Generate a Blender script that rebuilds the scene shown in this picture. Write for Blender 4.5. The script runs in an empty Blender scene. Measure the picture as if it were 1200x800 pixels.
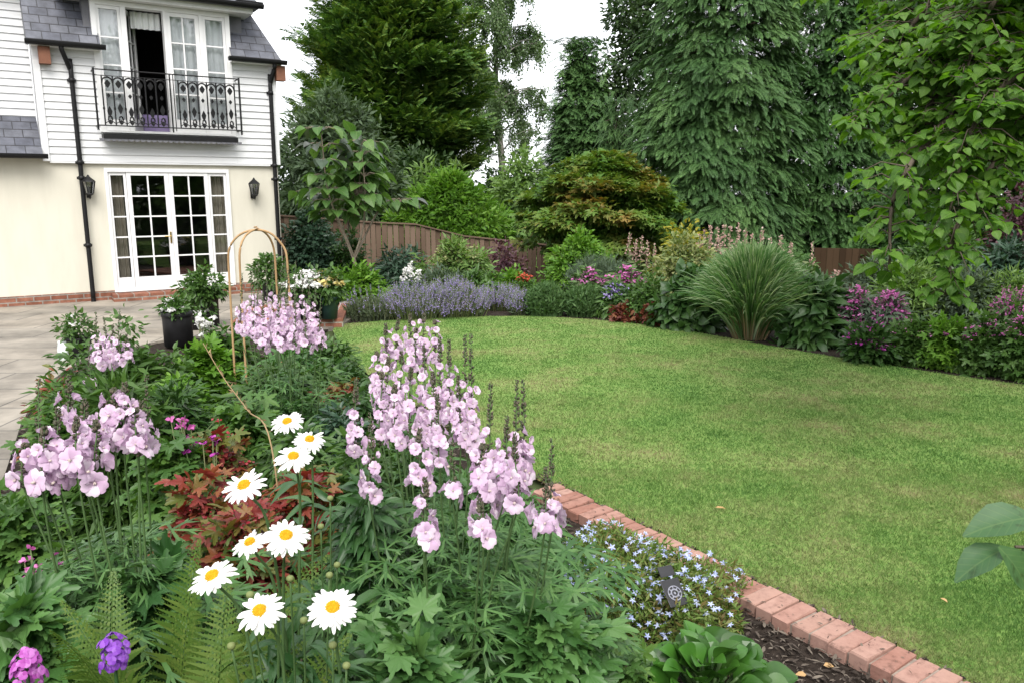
import bpy, math, random
import numpy as np
from mathutils import Vector, Matrix

rng = np.random.default_rng(11)
random.seed(5)
SC = bpy.context.scene
COL = SC.collection
R = math.radians

# ------------------------------------------------------------------ camera maths
CH, PITCH, FPX = 1.75, R(10.8), 933.0
cp, sp = math.cos(PITCH), math.sin(PITCH)

def ray(px, py):
    u, v = (px-600)/FPX, (py-400)/FPX
    return np.array([u, cp - v*sp, -sp - v*cp])

def P(px, py, d):
    """world point seen at photo pixel, at distance d along the view axis"""
    return np.array([0, 0, CH]) + ray(px, py)*d

def G(px, py, z=0.0):
    r = ray(px, py)
    return np.array([0, 0, CH]) + r*((z-CH)/r[2])

def terr(x, y):
    """ground height: level garden that falls away behind the far border"""
    t = np.clip((np.asarray(y, float)-13.0)/7.0, 0, 1)
    s = np.clip((np.asarray(x, float)+4.0)/3.0, 0, 1)
    return -1.0*t*t*(3-2*t)*s

# ------------------------------------------------------------------ mesh helpers
FLAT = {'patio', 'brick_edging', 'edging_mortar', 'fence_panel', 'cap_rail', 'fence_section', 'brick_step', 'stake', 'plate', 'top_tab', 'print', 'lawn', 'flower_bed', 'border_bed'}
class Geo:
    def __init__(s):
        s.V, s.F, s.M, s.n = [], [], [], 0
    def add(s, V, faces, mat=0):
        V = np.asarray(V, float).reshape(-1, 3)
        s.V.append(V)
        for f in (faces if isinstance(faces, list) else [faces]):
            f = np.asarray(f, np.int64)
            s.F.append(f + s.n); s.M.append(mat)
        s.n += len(V)
    def box(s, x0, x1, y0, y1, z0, z1, mat=0):
        V = [(x, y, z) for z in (z0, z1) for y in (y0, y1) for x in (x0, x1)]
        s.add(V, np.array([(0,2,3,1),(4,5,7,6),(0,1,5,4),(2,6,7,3),(0,4,6,2),(1,3,7,5)]), mat)
    def prism(s, pts, axis_vec, mat=0):
        """closed polygon pts (n,3) swept by axis_vec"""
        pts = np.asarray(pts, float); n = len(pts); a = np.asarray(axis_vec, float)
        V = np.vstack([pts, pts+a])
        i = np.arange(n); j = (i+1) % n
        s.add(V, [np.stack([i, j, j+n, i+n], 1), np.array([i[::-1]]), np.array([i+n])], mat)
    def build(s, name, mats, parent=None, origin=(0,0,0), smooth=False, bevel=0):
        me = bpy.data.meshes.new(name)
        V = np.vstack(s.V) - np.asarray(origin, float)
        me.vertices.add(len(V)); me.vertices.foreach_set('co', V.astype(np.float32).ravel())
        loops = np.concatenate([f.ravel() for f in s.F]).astype(np.int32)
        cnt = np.concatenate([np.full(f.shape[0], f.shape[1]) for f in s.F]).astype(np.int32)
        mi = np.concatenate([np.full(f.shape[0], m) for f, m in zip(s.F, s.M)]).astype(np.int32)
        st = np.concatenate([[0], np.cumsum(cnt)[:-1]]).astype(np.int32)
        me.loops.add(len(loops)); me.loops.foreach_set('vertex_index', loops)
        me.polygons.add(len(cnt)); me.polygons.foreach_set('loop_start', st)
        me.polygons.foreach_set('loop_total', cnt)
        me.polygons.foreach_set('material_index', mi)
        up_ = parent; in_house = False
        while up_: in_house |= up_.name == 'house'; up_ = up_.parent
        flat = not smooth and (in_house or name in FLAT)          # hard-edged things
        me.polygons.foreach_set('use_smooth', np.full(len(cnt), not flat))
        me.update(calc_edges=True); me.validate()
        for m in (mats if isinstance(mats, (list, tuple)) else [mats]): me.materials.append(m)
        o = bpy.data.objects.new(name, me); COL.objects.link(o)
        if parent: o.parent = parent
        else: o.location = origin
        if bevel:
            b = o.modifiers.new('bev', 'BEVEL'); b.width = bevel; b.segments = 2; b.limit_method = 'ANGLE'
        return o

def tag(o, label, cat, group=None):
    o['label'] = label; o['category'] = cat
    if group: o['group'] = group
    return o

def thing(name, label, cat, loc, rz=0, group=None):
    o = bpy.data.objects.new(name, None); COL.objects.link(o)
    o.location = tuple(loc); o.rotation_euler = (0, 0, rz); o.empty_display_size = .1
    return tag(o, label, cat, group)

def nrm(a):
    a = np.asarray(a, float)
    return a/np.maximum(np.linalg.norm(a, axis=-1, keepdims=True), 1e-9)

def runit(n):
    return nrm(rng.normal(size=(n, 3)))

def place(g, tmpl, pos, d, up, size, wid=1.0, droop=0.0, mat=0):
    """put template copies: local y along d, z along up (made square to d)"""
    tv, tf = tmpl
    pos = np.asarray(pos, float); n = len(pos)
    d = nrm(d); x = np.cross(d, up); bad = np.linalg.norm(x, axis=1) < 1e-4
    x[bad] = np.cross(d[bad], [1, .3, .2]); x = nrm(x); z = np.cross(x, d)
    size = np.broadcast_to(np.asarray(size, float), (n,)); wid = np.broadcast_to(np.asarray(wid, float), (n,))
    droop = np.broadcast_to(np.asarray(droop, float), (n,))
    tx, ty, tz = tv[:, 0], tv[:, 1], tv[:, 2]
    tzz = tz[None, :] - droop[:, None]*(ty**2)[None, :]
    V = pos[:, None, :] + size[:, None, None]*((tx[None, :]*wid[:, None])[..., None]*x[:, None, :]
        + ty[None, :, None]*d[:, None, :] + tzz[..., None]*z[:, None, :])
    m = len(tv); off = (np.arange(n)*m)[:, None, None]
    g.add(V.reshape(-1, 3), [(f[None] + off).reshape(-1, f.shape[1]) for f in tf], mat)

def strips(g, base, d, L, w, bend, seg=4, mat=0, wprof=None, benddir=(0,0,-1), face=None, twist=0):
    """flat tapering blades following p = base + d*L*t + bend*L*t^2"""
    base = np.asarray(base, float); n = len(base); d = nrm(d)
    L = np.broadcast_to(L, (n,)); w = np.broadcast_to(w, (n,)); bend = np.broadcast_to(bend, (n,))
    t = np.linspace(0, 1, seg+1)
    bd = np.broadcast_to(np.asarray(benddir, float), (n, 3))
    C = base[:, None] + d[:, None]*(L[:, None]*t)[..., None] + bd[:, None]*((bend*L)[:, None]*t**2)[..., None]
    T = np.gradient(C, axis=1)
    side = runit(n) if face is None else np.broadcast_to(np.asarray(face, float), (n, 3))
    S = nrm(np.cross(T, np.broadcast_to(side[:, None], T.shape)))
    wp = np.minimum(1, 1.25*(1-t)**.6 + .02) if wprof is None else np.interp(t, *wprof)
    h = (w[:, None]*wp)[..., None]*S*.5
    V = np.stack([C-h, C+h], 2).reshape(n, -1, 3); m = 2*(seg+1)
    k = np.arange(seg)*2
    f = np.stack([k, k+1, k+3, k+2], 1)
    g.add(V.reshape(-1, 3), (f[None] + (np.arange(n)*m)[:, None, None]).reshape(-1, 4), mat)
    return C, T

def tubes(g, C, rad, sides=4, mat=0, cap=True):
    """round stems along polylines C (n,k,3), radii (k,) or (n,k)"""
    C = np.asarray(C, float)
    if C.ndim == 2: C = C[None]
    n, k, _ = C.shape
    rad = np.broadcast_to(np.asarray(rad, float), (n, k))
    T = nrm(np.gradient(C, axis=1))
    ref = np.where(np.abs(T[..., 2:3]) > .9, np.array([1., 0, 0]), np.array([0, 0, 1.]))
    A = nrm(np.cross(T, ref)); B = np.cross(T, A)
    a = np.arange(sides)*2*math.pi/sides
    V = C[:, :, None] + rad[:, :, None, None]*(np.cos(a)[None, None, :, None]*A[:, :, None] + np.sin(a)[None, None, :, None]*B[:, :, None])
    i = np.arange(k-1)[:, None]*sides; j = np.arange(sides)[None]; j2 = (j+1) % sides
    f = np.stack([i+j, i+j2, i+sides+j2, i+sides+j], -1).reshape(-1, 4)
    fs = [(f[None] + (np.arange(n)*k*sides)[:, None, None]).reshape(-1, 4)]
    if cap:
        c = np.arange(sides)[None] + (k-1)*sides
        fs.append(c + (np.arange(n)*k*sides)[:, None])
    g.add(V.reshape(-1, 3), fs, mat)

def lathe(g, prof, seg=24, centre=(0,0,0), mat=0, close_top=False, close_bot=True):
    prof = np.asarray(prof, float); k = len(prof)
    a = np.arange(seg)*2*math.pi/seg
    V = np.stack([prof[:, 0:1]*np.cos(a), prof[:, 0:1]*np.sin(a), np.repeat(prof[:, 1:2], seg, 1)], -1).reshape(-1, 3) + np.asarray(centre)
    i = np.arange(k-1)[:, None]*seg; j = np.arange(seg)[None]; j2 = (j+1) % seg
    fs = [np.stack([i+j, i+j2, i+seg+j2, i+seg+j], -1).reshape(-1, 4)]
    if close_bot: fs.append(np.arange(seg)[None, ::-1])
    if close_top: fs.append(np.arange(seg)[None] + (k-1)*seg)
    g.add(V, fs, mat)

def resample(c, step, smooth=8):
    c = np.asarray(c, float); s_ = np.concatenate([[0], np.cumsum(np.linalg.norm(np.diff(c, axis=0), axis=1))])
    q = np.arange(0, s_[-1], step); c = np.stack([np.interp(q, s_, c[:, k]) for k in range(c.shape[1])], 1)
    for _ in range(smooth): c[1:-1] = .25*c[:-2]+.5*c[1:-1]+.25*c[2:]
    return c

def bez(pts, k=12):
    """smooth polyline through pts (Catmull-Rom)"""
    p = np.asarray(pts, float); p = np.vstack([2*p[0]-p[1], p, 2*p[-1]-p[-2]])
    out = []
    for i in range(1, len(p)-2):
        t = np.linspace(0, 1, k, endpoint=False)[:, None]
        out.append(.5*((2*p[i]) + (-p[i-1]+p[i+1])*t + (2*p[i-1]-5*p[i]+4*p[i+1]-p[i+2])*t**2 + (-p[i-1]+3*p[i]-3*p[i+1]+p[i+2])*t**3))
    return np.vstack(out + [p[-2:-1]])

# ------------------------------------------------------------------ leaf templates (x width, y length, z normal)
def T_(v, *fs): return (np.array(v, float), [np.array(f) for f in fs])
LEAF = T_([(0,0,0),(.24,.3,.05),(.2,.68,.04),(0,1,-.05),(-.2,.68,.04),(-.24,.3,.05)], [(0,1,2,3),(0,3,4,5)])
TINY = T_([(0,0,0),(.3,.45,.03),(0,1,0),(-.3,.45,.03)], [(0,1,2,3)])
NARROW = T_([(0,0,0),(.09,.4,.02),(0,1,-.06),(-.09,.4,.02)], [(0,1,2,3)])

def grid_leaf(wp, fold=.12, curl=.15, rows=6, wave=0.0):
    """broad leaf: width profile list, rows x 5 columns"""
    V, F = [], []
    t = np.linspace(0, 1, rows)
    w = np.interp(t, np.linspace(0, 1, len(wp)), wp)
    for a, b in zip(t, w):
        for c in (-1, -.5, 0, .5, 1):
            V.append((c*b, a, fold*abs(c)*b*2 - curl*a*a + wave*math.sin(a*9+c*2)*abs(c)))
    for i in range(rows-1):
        for j in range(4):
            F.append((i*5+j, i*5+j+1, i*5+j+6, i*5+j+5))
    return T_(V, F)
ROUND = grid_leaf([.16,.40,.49,.51,.47,.38,.22,.02], .12, .25)         # hazel / lime
HEART = grid_leaf([.12,.40,.48,.47,.42,.32,.17,.02], .12, .25)           # catalpa
OVAL = grid_leaf([.06,.2,.32,.4,.42,.36,.22,.03], .16, .3)           # bergenia
LANCE = grid_leaf([.03,.1,.15,.16,.14,.1,.05,.0], .2, .4, 5)

def lobed(n=5, depth=.5, spread=150, sub=3, tooth=.1, cup=.12):
    """palmate lobed leaf as fans about the petiole point"""
    V = [(0, 0, 0)]; a0, a1 = R(90+spread), R(90-spread)
    pts = []
    for i in range(n):
        ac = a0 + (a1-a0)*(i+.5)/n; half = abs(a1-a0)/n*.5
        rl = 1 - .35*abs((i+.5)/n-.5)*2
        for da, rr in ((-.95, depth), (-.55, .72), (-.3, .84-tooth), (-.22, .92), (0, 1.0), (.22, .92), (.3, .84-tooth), (.55, .72)):
            pts.append((ac - da*half*1.0*(-1 if a1 > a0 else 1)*-1, rr*rl))
    pts.sort(key=lambda q: -q[0])
    for a, r in pts:
        V.append((r*math.cos(a)*.9, r*math.sin(a)*.9, -cup*r*r + .05*math.cos(a*n)))
    F = [(0, i+1, i) for i in range(1, len(V)-1)]
    return T_(V, F)
PALM5 = lobed(5, .42, 150)
PALM7 = lobed(7, .62, 165)

def cut_leaf(n=5, lob=3, spread=120, w=.045):
    """deeply dissected palmate leaf: narrow forked segments"""
    V, F = [], []
    def seg(p, a, L, w, dz):
        q = len(V); c, s_ = math.cos(a), math.sin(a)
        for t, ww in ((0, w*.6), (.45, w), (1, .003)):
            for sg in (-1, 1):
                V.append((p[0]+c*L*t - s_*ww*sg, p[1]+s_*L*t + c*ww*sg, p[2]+dz*t + .01*(sg == 1)))
        F.extend([(q, q+1, q+3, q+2), (q+2, q+3, q+5, q+4)])
        return (p[0]+c*L*.5, p[1]+s_*L*.5, p[2]+dz*.5)
    for i in range(n):
        a = R(90 + spread - 2*spread*i/(n-1)); L = 1 - .3*abs(i/(n-1)-.5)*2
        m = seg((0, 0, 0), a, L, w, -.12)
        if lob >= 3:
            seg(m, a+.5, L*.42, w*.75, -.09); seg(m, a-.5, L*.42, w*.75, -.09)
    return T_(V, F)
CUT = cut_leaf(5, 3, 115, .05)
CUT7 = cut_leaf(7, 3, 140, .075)

def spray(nb=7, droop=.3, lb=.36, w=.05, sub=3):
    """flat conifer spray: axis with side branchlets, each with leaflets"""
    V, F = [], []
    def dia(p, a, L, w):
        q = len(V); c, s_ = math.cos(a), math.sin(a)
        for t, o in ((0, 0), (.5, w), (1, 0), (.5, -w)):
            x, y = p[0]+c*L*t - s_*o, p[1]+s_*L*t + c*o
            V.append((x, y, -droop*y*y - .35*x*x + .012*math.sin(17*x+11*y)))
        F.append((q, q+1, q+2, q+3))
    for i in range(nb):
        y = .06 + .86*i/nb
        for sg in (-1, 1):
            a = R(90 - sg*(52-18*i/nb)); L = lb*(1-.62*(i/nb)**1.3)
            if sub:
                for k in range(sub):
                    f = (k+.15)/sub
                    p = (math.cos(a)*L*f, y+math.sin(a)*L*f)
                    dia(p, a+.42*sg*(1 if k % 2 else -1), L*(1-f)*.55+.05, w*.62)
                dia((0, y), a, L, w*.45)
            else: dia((0, y), a, L, w)
    dia((0, .8), R(90), .24, w); dia((0, 0), R(90), .85, w*.35)
    return T_(V, F)
SPRAY_D = spray(6, .42, .40, .055, 3)
SPRAY_L = spray(5, .18, .34, .075, 0)
SPRAY_T = spray(5, .75, .34, .07, 2)

# ------------------------------------------------------------------ materials
def mat_new(name):
    m = bpy.data.materials.new(name); m.use_nodes = True
    nt = m.node_tree; nt.nodes.clear()
    return m, nt.nodes, nt.links

def ramp(N, stops):
    r = N.new('ShaderNodeValToRGB'); e = r.color_ramp.elements
    while len(e) < len(stops): e.new(.5)
    for q, (p, c) in zip(e, stops): q.position = p; q.color = (*c, 1)
    return r

def set_luv(o, tmpl):
    """store each leaf's own (across, along) coordinates for its veins"""
    n = len(o.data.vertices)//len(tmpl[0]); a = o.data.attributes.new('luv', 'FLOAT_VECTOR', 'POINT')
    a.data.foreach_set('vector', np.tile(tmpl[0], (n, 1)).astype(np.float32).ravel())

def leafmat(name, cols, rough=.5, trans=.3, spec=.35, patch=1.2, pamt=.35, tr_tint=(1.25, 1.35, .6), veins=0):
    """foliage: colour varies leaf by leaf and in broad patches"""
    m, N, L = mat_new(name)
    out = N.new('ShaderNodeOutputMaterial'); geo = N.new('ShaderNodeNewGeometry')
    tc = N.new('ShaderNodeTexCoord')
    no = N.new('ShaderNodeTexNoise'); no.inputs['Scale'].default_value = patch; no.inputs['Detail'].default_value = 2
    L.new(tc.outputs['Object'], no.inputs['Vector'])
    mx = N.new('ShaderNodeMix'); mx.inputs[0].default_value = pamt
    L.new(geo.outputs['Random Per Island'], mx.inputs[2])
    mr = N.new('ShaderNodeMapRange'); mr.inputs[1].default_value = .3; mr.inputs[2].default_value = .7
    L.new(no.outputs[0], mr.inputs[0]); L.new(mr.outputs[0], mx.inputs[3])
    n = len(cols)
    rp = ramp(N, [(i/(n-1)*.8+.1, c) for i, c in enumerate(cols)]); L.new(mx.outputs[0], rp.inputs[0])
    pr = N.new('ShaderNodeBsdfPrincipled'); pr.inputs['Roughness'].default_value = rough
    pr.inputs['Specular IOR Level'].default_value = spec
    if veins:
        def mth(op, a, b=None, c=None):
            q = N.new('ShaderNodeMath'); q.operation = op
            for i_, v in enumerate((a, b, c)):
                if v is None: continue
                if hasattr(v, 'is_linked'): L.new(v, q.inputs[i_])
                else: q.inputs[i_].default_value = v
            return q.outputs[0]
        at = N.new('ShaderNodeAttribute'); at.attribute_name = 'luv'; sx = N.new('ShaderNodeSeparateXYZ'); L.new(at.outputs['Vector'], sx.inputs[0])
        ax_ = mth('ABSOLUTE', sx.outputs[0]); mid = mth('LESS_THAN', ax_, .018)
        sv = mth('SINE', mth('MULTIPLY', mth('SUBTRACT', sx.outputs[1], mth('MULTIPLY', ax_, .9)), 44.0))
        side = mth('MULTIPLY', mth('GREATER_THAN', sv, .86), .55); vm = mth('MAXIMUM', mid, side)
        sp_ = N.new('ShaderNodeTexNoise'); sp_.inputs['Scale'].default_value = 38; sp_.inputs['Detail'].default_value = 5; L.new(tc.outputs['Object'], sp_.inputs[0])
        rs = ramp(N, [(.30, (.55,.5,.4)), (.42, (1, 1, 1)), (.7, (1.12,1.1,1.05))]); L.new(sp_.outputs[0], rs.inputs[0])
        m1 = N.new('ShaderNodeMix'); m1.data_type = 'RGBA'; m1.blend_type = 'MULTIPLY'; m1.inputs[0].default_value = 1; L.new(rp.outputs[0], m1.inputs[6]); L.new(rs.outputs[0], m1.inputs[7])
        m2 = N.new('ShaderNodeMix'); m2.data_type = 'RGBA'; L.new(mth('MULTIPLY', vm, veins), m2.inputs[0]); L.new(m1.outputs[2], m2.inputs[6]); m2.inputs[7].default_value = (.20, .28, .10, 1)
        bp = N.new('ShaderNodeBump'); bp.inputs['Strength'].default_value = .35; bp.inputs['Distance'].default_value = .003; L.new(mth('SUBTRACT', sp_.outputs[0], vm), bp.inputs['Height']); L.new(bp.outputs[0], pr.inputs['Normal'])
        class _O: pass
        rp = _O(); rp.outputs = [m2.outputs[2]]
    L.new(rp.outputs[0], pr.inputs['Base Color'])
    if trans > 0:
        tl = N.new('ShaderNodeBsdfTranslucent')
        tm = N.new('ShaderNodeMix'); tm.data_type = 'RGBA'; tm.blend_type = 'MULTIPLY'; tm.inputs[0].default_value = 1
        L.new(rp.outputs[0], tm.inputs[6]); tm.inputs[7].default_value = (*tr_tint, 1)
        L.new(tm.outputs[2], tl.inputs[0])
        ms = N.new('ShaderNodeMixShader'); ms.inputs[0].default_value = trans
        L.new(pr.outputs[0], ms.inputs[1]); L.new(tl.outputs[0], ms.inputs[2]); L.new(ms.outputs[0], out.inputs[0])
    else: L.new(pr.outputs[0], out.inputs[0])
    return m

def surfmat(name, c0, c1, scale=6, rough=.7, bump=.1, spec=.3, metal=0, detail=6, stretch=(1,1,1), bdist=.01, c2=None, lo=.3, hi=.7):
    """mottled plain surface"""
    m, N, L = mat_new(name)
    out = N.new('ShaderNodeOutputMaterial'); tc = N.new('ShaderNodeTexCoord')
    mp = N.new('ShaderNodeMapping'); mp.inputs['Scale'].default_value = stretch
    L.new(tc.outputs['Object'], mp.inputs[0])
    no = N.new('ShaderNodeTexNoise'); no.inputs['Scale'].default_value = scale; no.inputs['Detail'].default_value = detail
    no.inputs['Roughness'].default_value = .62
    L.new(mp.outputs[0], no.inputs['Vector'])
    rp = ramp(N, [(lo, c0), (hi, c1)] if c2 is None else [(lo, c0), ((lo+hi)/2, c1), (hi, c2)]); L.new(no.outputs[0], rp.inputs[0])
    pr = N.new('ShaderNodeBsdfPrincipled'); pr.inputs['Roughness'].default_value = rough
    pr.inputs['Specular IOR Level'].default_value = spec; pr.inputs['Metallic'].default_value = metal
    L.new(rp.outputs[0], pr.inputs['Base Color'])
    if bump:
        b = N.new('ShaderNodeBump'); b.inputs['Strength'].default_value = bump; b.inputs['Distance'].default_value = bdist
        L.new(no.outputs[0], b.inputs['Height']); L.new(b.outputs[0], pr.inputs['Normal'])
    L.new(pr.outputs[0], out.inputs[0])
    return m

def brickmat(name, c0, c1, mortar, bw, bh, ms=.006, axes='XZ', offset=.5, rough=.8, bump=.5, dirt=.25, nscale=3, spec=.3):
    m, N, L = mat_new(name)
    out = N.new('ShaderNodeOutputMaterial'); tc = N.new('ShaderNodeTexCoord')
    sx = N.new('ShaderNodeSeparateXYZ'); L.new(tc.outputs['Object'], sx.inputs[0])
    cx = N.new('ShaderNodeCombineXYZ'); L.new(sx.outputs[axes[0]], cx.inputs[0]); L.new(sx.outputs[axes[1]], cx.inputs[1])
    br = N.new('ShaderNodeTexBrick'); L.new(cx.outputs[0], br.inputs[0])
    br.inputs['Color1'].default_value = (*c0, 1); br.inputs['Color2'].default_value = (*c1, 1); br.inputs['Mortar'].default_value = (*mortar, 1)
    br.inputs['Scale'].default_value = 1; br.inputs['Mortar Size'].default_value = ms
    br.inputs['Brick Width'].default_value = bw; br.inputs['Row Height'].default_value = bh; br.offset = offset
    no = N.new('ShaderNodeTexNoise'); no.inputs['Scale'].default_value = nscale; no.inputs['Detail'].default_value = 8
    no.inputs['Roughness'].default_value = .65
    L.new(tc.outputs['Object'], no.inputs[0])
    rp = ramp(N, [(.25, (1-dirt*2,)*3), (.7, (1+dirt*.4,)*3)]); L.new(no.outputs[0], rp.inputs[0])
    mx = N.new('ShaderNodeMix'); mx.data_type = 'RGBA'; mx.blend_type = 'MULTIPLY'; mx.inputs[0].default_value = 1
    L.new(br.outputs[0], mx.inputs[6]); L.new(rp.outputs[0], mx.inputs[7])
    pr = N.new('ShaderNodeBsdfPrincipled'); pr.inputs['Roughness'].default_value = rough; pr.inputs['Specular IOR Level'].default_value = spec
    L.new(mx.outputs[2], pr.inputs['Base Color'])
    ad = N.new('ShaderNodeMath'); ad.operation = 'MULTIPLY_ADD'; ad.inputs[1].default_value = .35
    L.new(no.outputs[0], ad.inputs[0])
    iv = N.new('ShaderNodeMath'); iv.operation = 'SUBTRACT'; iv.inputs[0].default_value = 1; L.new(br.outputs['Fac'], iv.inputs[1])
    L.new(iv.outputs[0], ad.inputs[2])
    b = N.new('ShaderNodeBump'); b.inputs['Strength'].default_value = bump; b.inputs['Distance'].default_value = .008
    L.new(ad.outputs[0], b.inputs['Height']); L.new(b.outputs[0], pr.inputs['Normal'])
    L.new(pr.outputs[0], out.inputs[0])
    return m

def glassmat(name, tint=(.75, .8, .8), refl=.12):
    m, N, L = mat_new(name)
    out = N.new('ShaderNodeOutputMaterial')
    tr = N.new('ShaderNodeBsdfTransparent'); tr.inputs[0].default_value = (*tint, 1)
    gl = N.new('ShaderNodeBsdfGlossy'); gl.inputs['Roughness'].default_value = .02
    lw = N.new('ShaderNodeLayerWeight'); lw.inputs[0].default_value = .25
    ad = N.new('ShaderNodeMath'); ad.operation = 'ADD'; ad.inputs[1].default_value = refl; L.new(lw.outputs[0], ad.inputs[0])
    ms = N.new('ShaderNodeMixShader'); L.new(ad.outputs[0], ms.inputs[0])
    L.new(tr.outputs[0], ms.inputs[1]); L.new(gl.outputs[0], ms.inputs[2]); L.new(ms.outputs[0], out.inputs[0])
    return m

# ------------------------------------------------------------------ camera, light, sky
cam = bpy.data.cameras.new('camera'); cam.sensor_width = 36; cam.lens = FPX/1200*36; cam.clip_end = 2000; cam.clip_start = .05
co = bpy.data.objects.new('camera', cam); COL.objects.link(co)
co.location = (0, 0, CH); co.rotation_euler = (R(90)-PITCH, 0, 0); SC.camera = co

SUN_EL, SUN_AZ = R(50), R(172)      # azimuth clockwise from +Y: high behind the camera
w = bpy.data.worlds.new('World'); SC.world = w; w.use_nodes = True
N, L = w.node_tree.nodes, w.node_tree.links; N.clear()
sky = N.new('ShaderNodeTexSky'); sky.sky_type = 'NISHITA'; sky.sun_disc = False
sky.sun_elevation = SUN_EL; sky.sun_rotation = SUN_AZ; sky.dust_density = 3.0; sky.air_density = 1.0; sky.ozone_density = 1.0
hs = N.new('ShaderNodeHueSaturation'); hs.inputs['Saturation'].default_value = .35
L.new(sky.outputs[0], hs.inputs['Color'])
# a thin, bright overcast layer with faint cloud structure covers most of the clear sky
tc = N.new('ShaderNodeTexCoord'); cn = N.new('ShaderNodeTexNoise'); cn.inputs['Scale'].default_value = 2.2; cn.inputs['Detail'].default_value = 5
L.new(tc.outputs['Generated'], cn.inputs[0])
cr = ramp(N, [(.3, (7.6,7.9,8.4)), (.6, (10.2,10.2,10.2))]); L.new(cn.outputs[0], cr.inputs[0])
mk = N.new('ShaderNodeMix'); mk.data_type = 'RGBA'; mk.inputs[0].default_value = .82
L.new(hs.outputs[0], mk.inputs[6]); L.new(cr.outputs[0], mk.inputs[7])
bg = N.new('ShaderNodeBackground'); bg.inputs[1].default_value = .075
wo = N.new('ShaderNodeOutputWorld'); L.new(mk.outputs[2], bg.inputs[0]); L.new(bg.outputs[0], wo.inputs[0])
sl = bpy.data.lights.new('sun', 'SUN'); sl.energy = 1.5; sl.angle = R(38); sl.color = (1, .96, .9)
so = bpy.data.objects.new('sun', sl); COL.objects.link(so)
sd = Vector((math.sin(SUN_AZ)*math.cos(SUN_EL), math.cos(SUN_AZ)*math.cos(SUN_EL), math.sin(SUN_EL)))
so.rotation_euler = sd.to_track_quat('Z', 'Y').to_euler(); so.location = (0, 0, 30)
vs = SC.view_settings; vs.view_transform = 'Standard'; vs.look = 'None'; vs.gamma = 1; vs.use_curve_mapping = False
vs.exposure = 1.58
SC.cycles.max_bounces = 6; SC.cycles.transparent_max_bounces = 8; SC.cycles.diffuse_bounces = 3; SC.cycles.glossy_bounces = 2
# ------------------------------------------------------------------ the ground, lawn, patio, beds
def poly_sheet(name, pts, z, mat, sub=0):
    g = Geo(); g.add([(x, y, z) for x, y in pts], np.arange(len(pts))[None])
    o = g.build(name, mat); o['kind'] = 'structure'; return o

GM = surfmat('rough_ground', (.02,.03,.01), (.05,.07,.02), 1.5, .95, .3)
g = Geo()
xs = np.concatenate([[-300,-120,-60], np.arange(-30, 31, 2), [60,120,300]]); ys = np.concatenate([[-100,-40,-15], np.arange(-6, 42, 1.5), [70,140,400]])
X, Y = np.meshgrid(xs, ys); Z = terr(X, Y) - .03
nx, ny = len(xs), len(ys)
i = (np.arange(ny-1)[:, None]*nx + np.arange(nx-1)[None]).ravel()
g.add(np.stack([X, Y, Z], -1).reshape(-1, 3), np.stack([i, i+1, i+nx+1, i+nx], 1))
o = g.build('ground', GM, smooth=True); o['kind'] = 'structure'

# near bed edge of the lawn (centre line of the brick edging), from near right to far left
EDGE = bez([(2.3,1.3), G(1100,812)[:2], G(1032,780)[:2], G(961,748)[:2], G(880,704)[:2], G(780,652)[:2], G(690,606)[:2], G(600,560)[:2], G(510,505)[:2], G(430,450)[:2], G(392,415)[:2], G(380,388)[:2]], 10)
EDGE = resample(EDGE, .06, 60)
FAR = bez([G(395,381)[:2], G(480,375.5)[:2], G(600,371.5)[:2], G(700,376)[:2], G(800,388)[:2], G(930,411)[:2], G(1060,432)[:2], G(1200,452)[:2], (6.5,5.6), (9,4.0)], 8)
_t = nrm(np.gradient(EDGE, axis=0)); LAWN = np.vstack([EDGE+np.stack([_t[:, 1], -_t[:, 0]], 1)*.103, FAR, [(9, 1.0), (4, .9)]])

def inside(px, py, poly):
    poly = np.asarray(poly); c = np.zeros(len(px), bool); j = len(poly)-1
    for i in range(len(poly)):
        xi, yi = poly[i]; xj, yj = poly[j]
        if yi != yj:
            c ^= ((yi > py) != (yj > py)) & (px < (xj-xi)*(py-yi)/(yj-yi)+xi)
        j = i
    return c

# lawn material: green turf with straw-coloured dry patches
m, N, L = mat_new('lawn_turf')
out = N.new('ShaderNodeOutputMaterial'); tc = N.new('ShaderNodeTexCoord')
n1 = N.new('ShaderNodeTexNoise'); n1.inputs['Scale'].default_value = 1.1; n1.inputs['Detail'].default_value = 7; n1.inputs['Roughness'].default_value = .68
n2 = N.new('ShaderNodeTexNoise'); n2.inputs['Scale'].default_value = 55; n2.inputs['Detail'].default_value = 6
mp = N.new('ShaderNodeMapping'); mp.inputs['Scale'].default_value = (1, 1, 1)
L.new(tc.outputs['Object'], mp.inputs[0]); L.new(mp.outputs[0], n1.inputs[0]); L.new(tc.outputs['Object'], n2.inputs[0])
mx = N.new('ShaderNodeMix'); mx.inputs[0].default_value = .45; L.new(n1.outputs[0], mx.inputs[2]); L.new(n2.outputs[0], mx.inputs[3])
rp = ramp(N, [(.36, (.085,.17,.037)), (.48, (.128,.21,.052)), (.60, (.185,.22,.078))]); L.new(mx.outputs[0], rp.inputs[0])
pr = N.new('ShaderNodeBsdfPrincipled'); pr.inputs['Roughness'].default_value = .9; pr.inputs['Specular IOR Level'].default_value = .1
L.new(rp.outputs[0], pr.inputs['Base Color'])
b = N.new('ShaderNodeBump'); b.inputs['Strength'].default_value = .3; b.inputs['Distance'].default_value = .02; L.new(n2.outputs[0], b.inputs['Height']); L.new(b.outputs[0], pr.inputs['Normal'])
L.new(pr.outputs[0], out.inputs[0]); TURF = m
poly_sheet('lawn', LAWN, .012, TURF)

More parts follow.
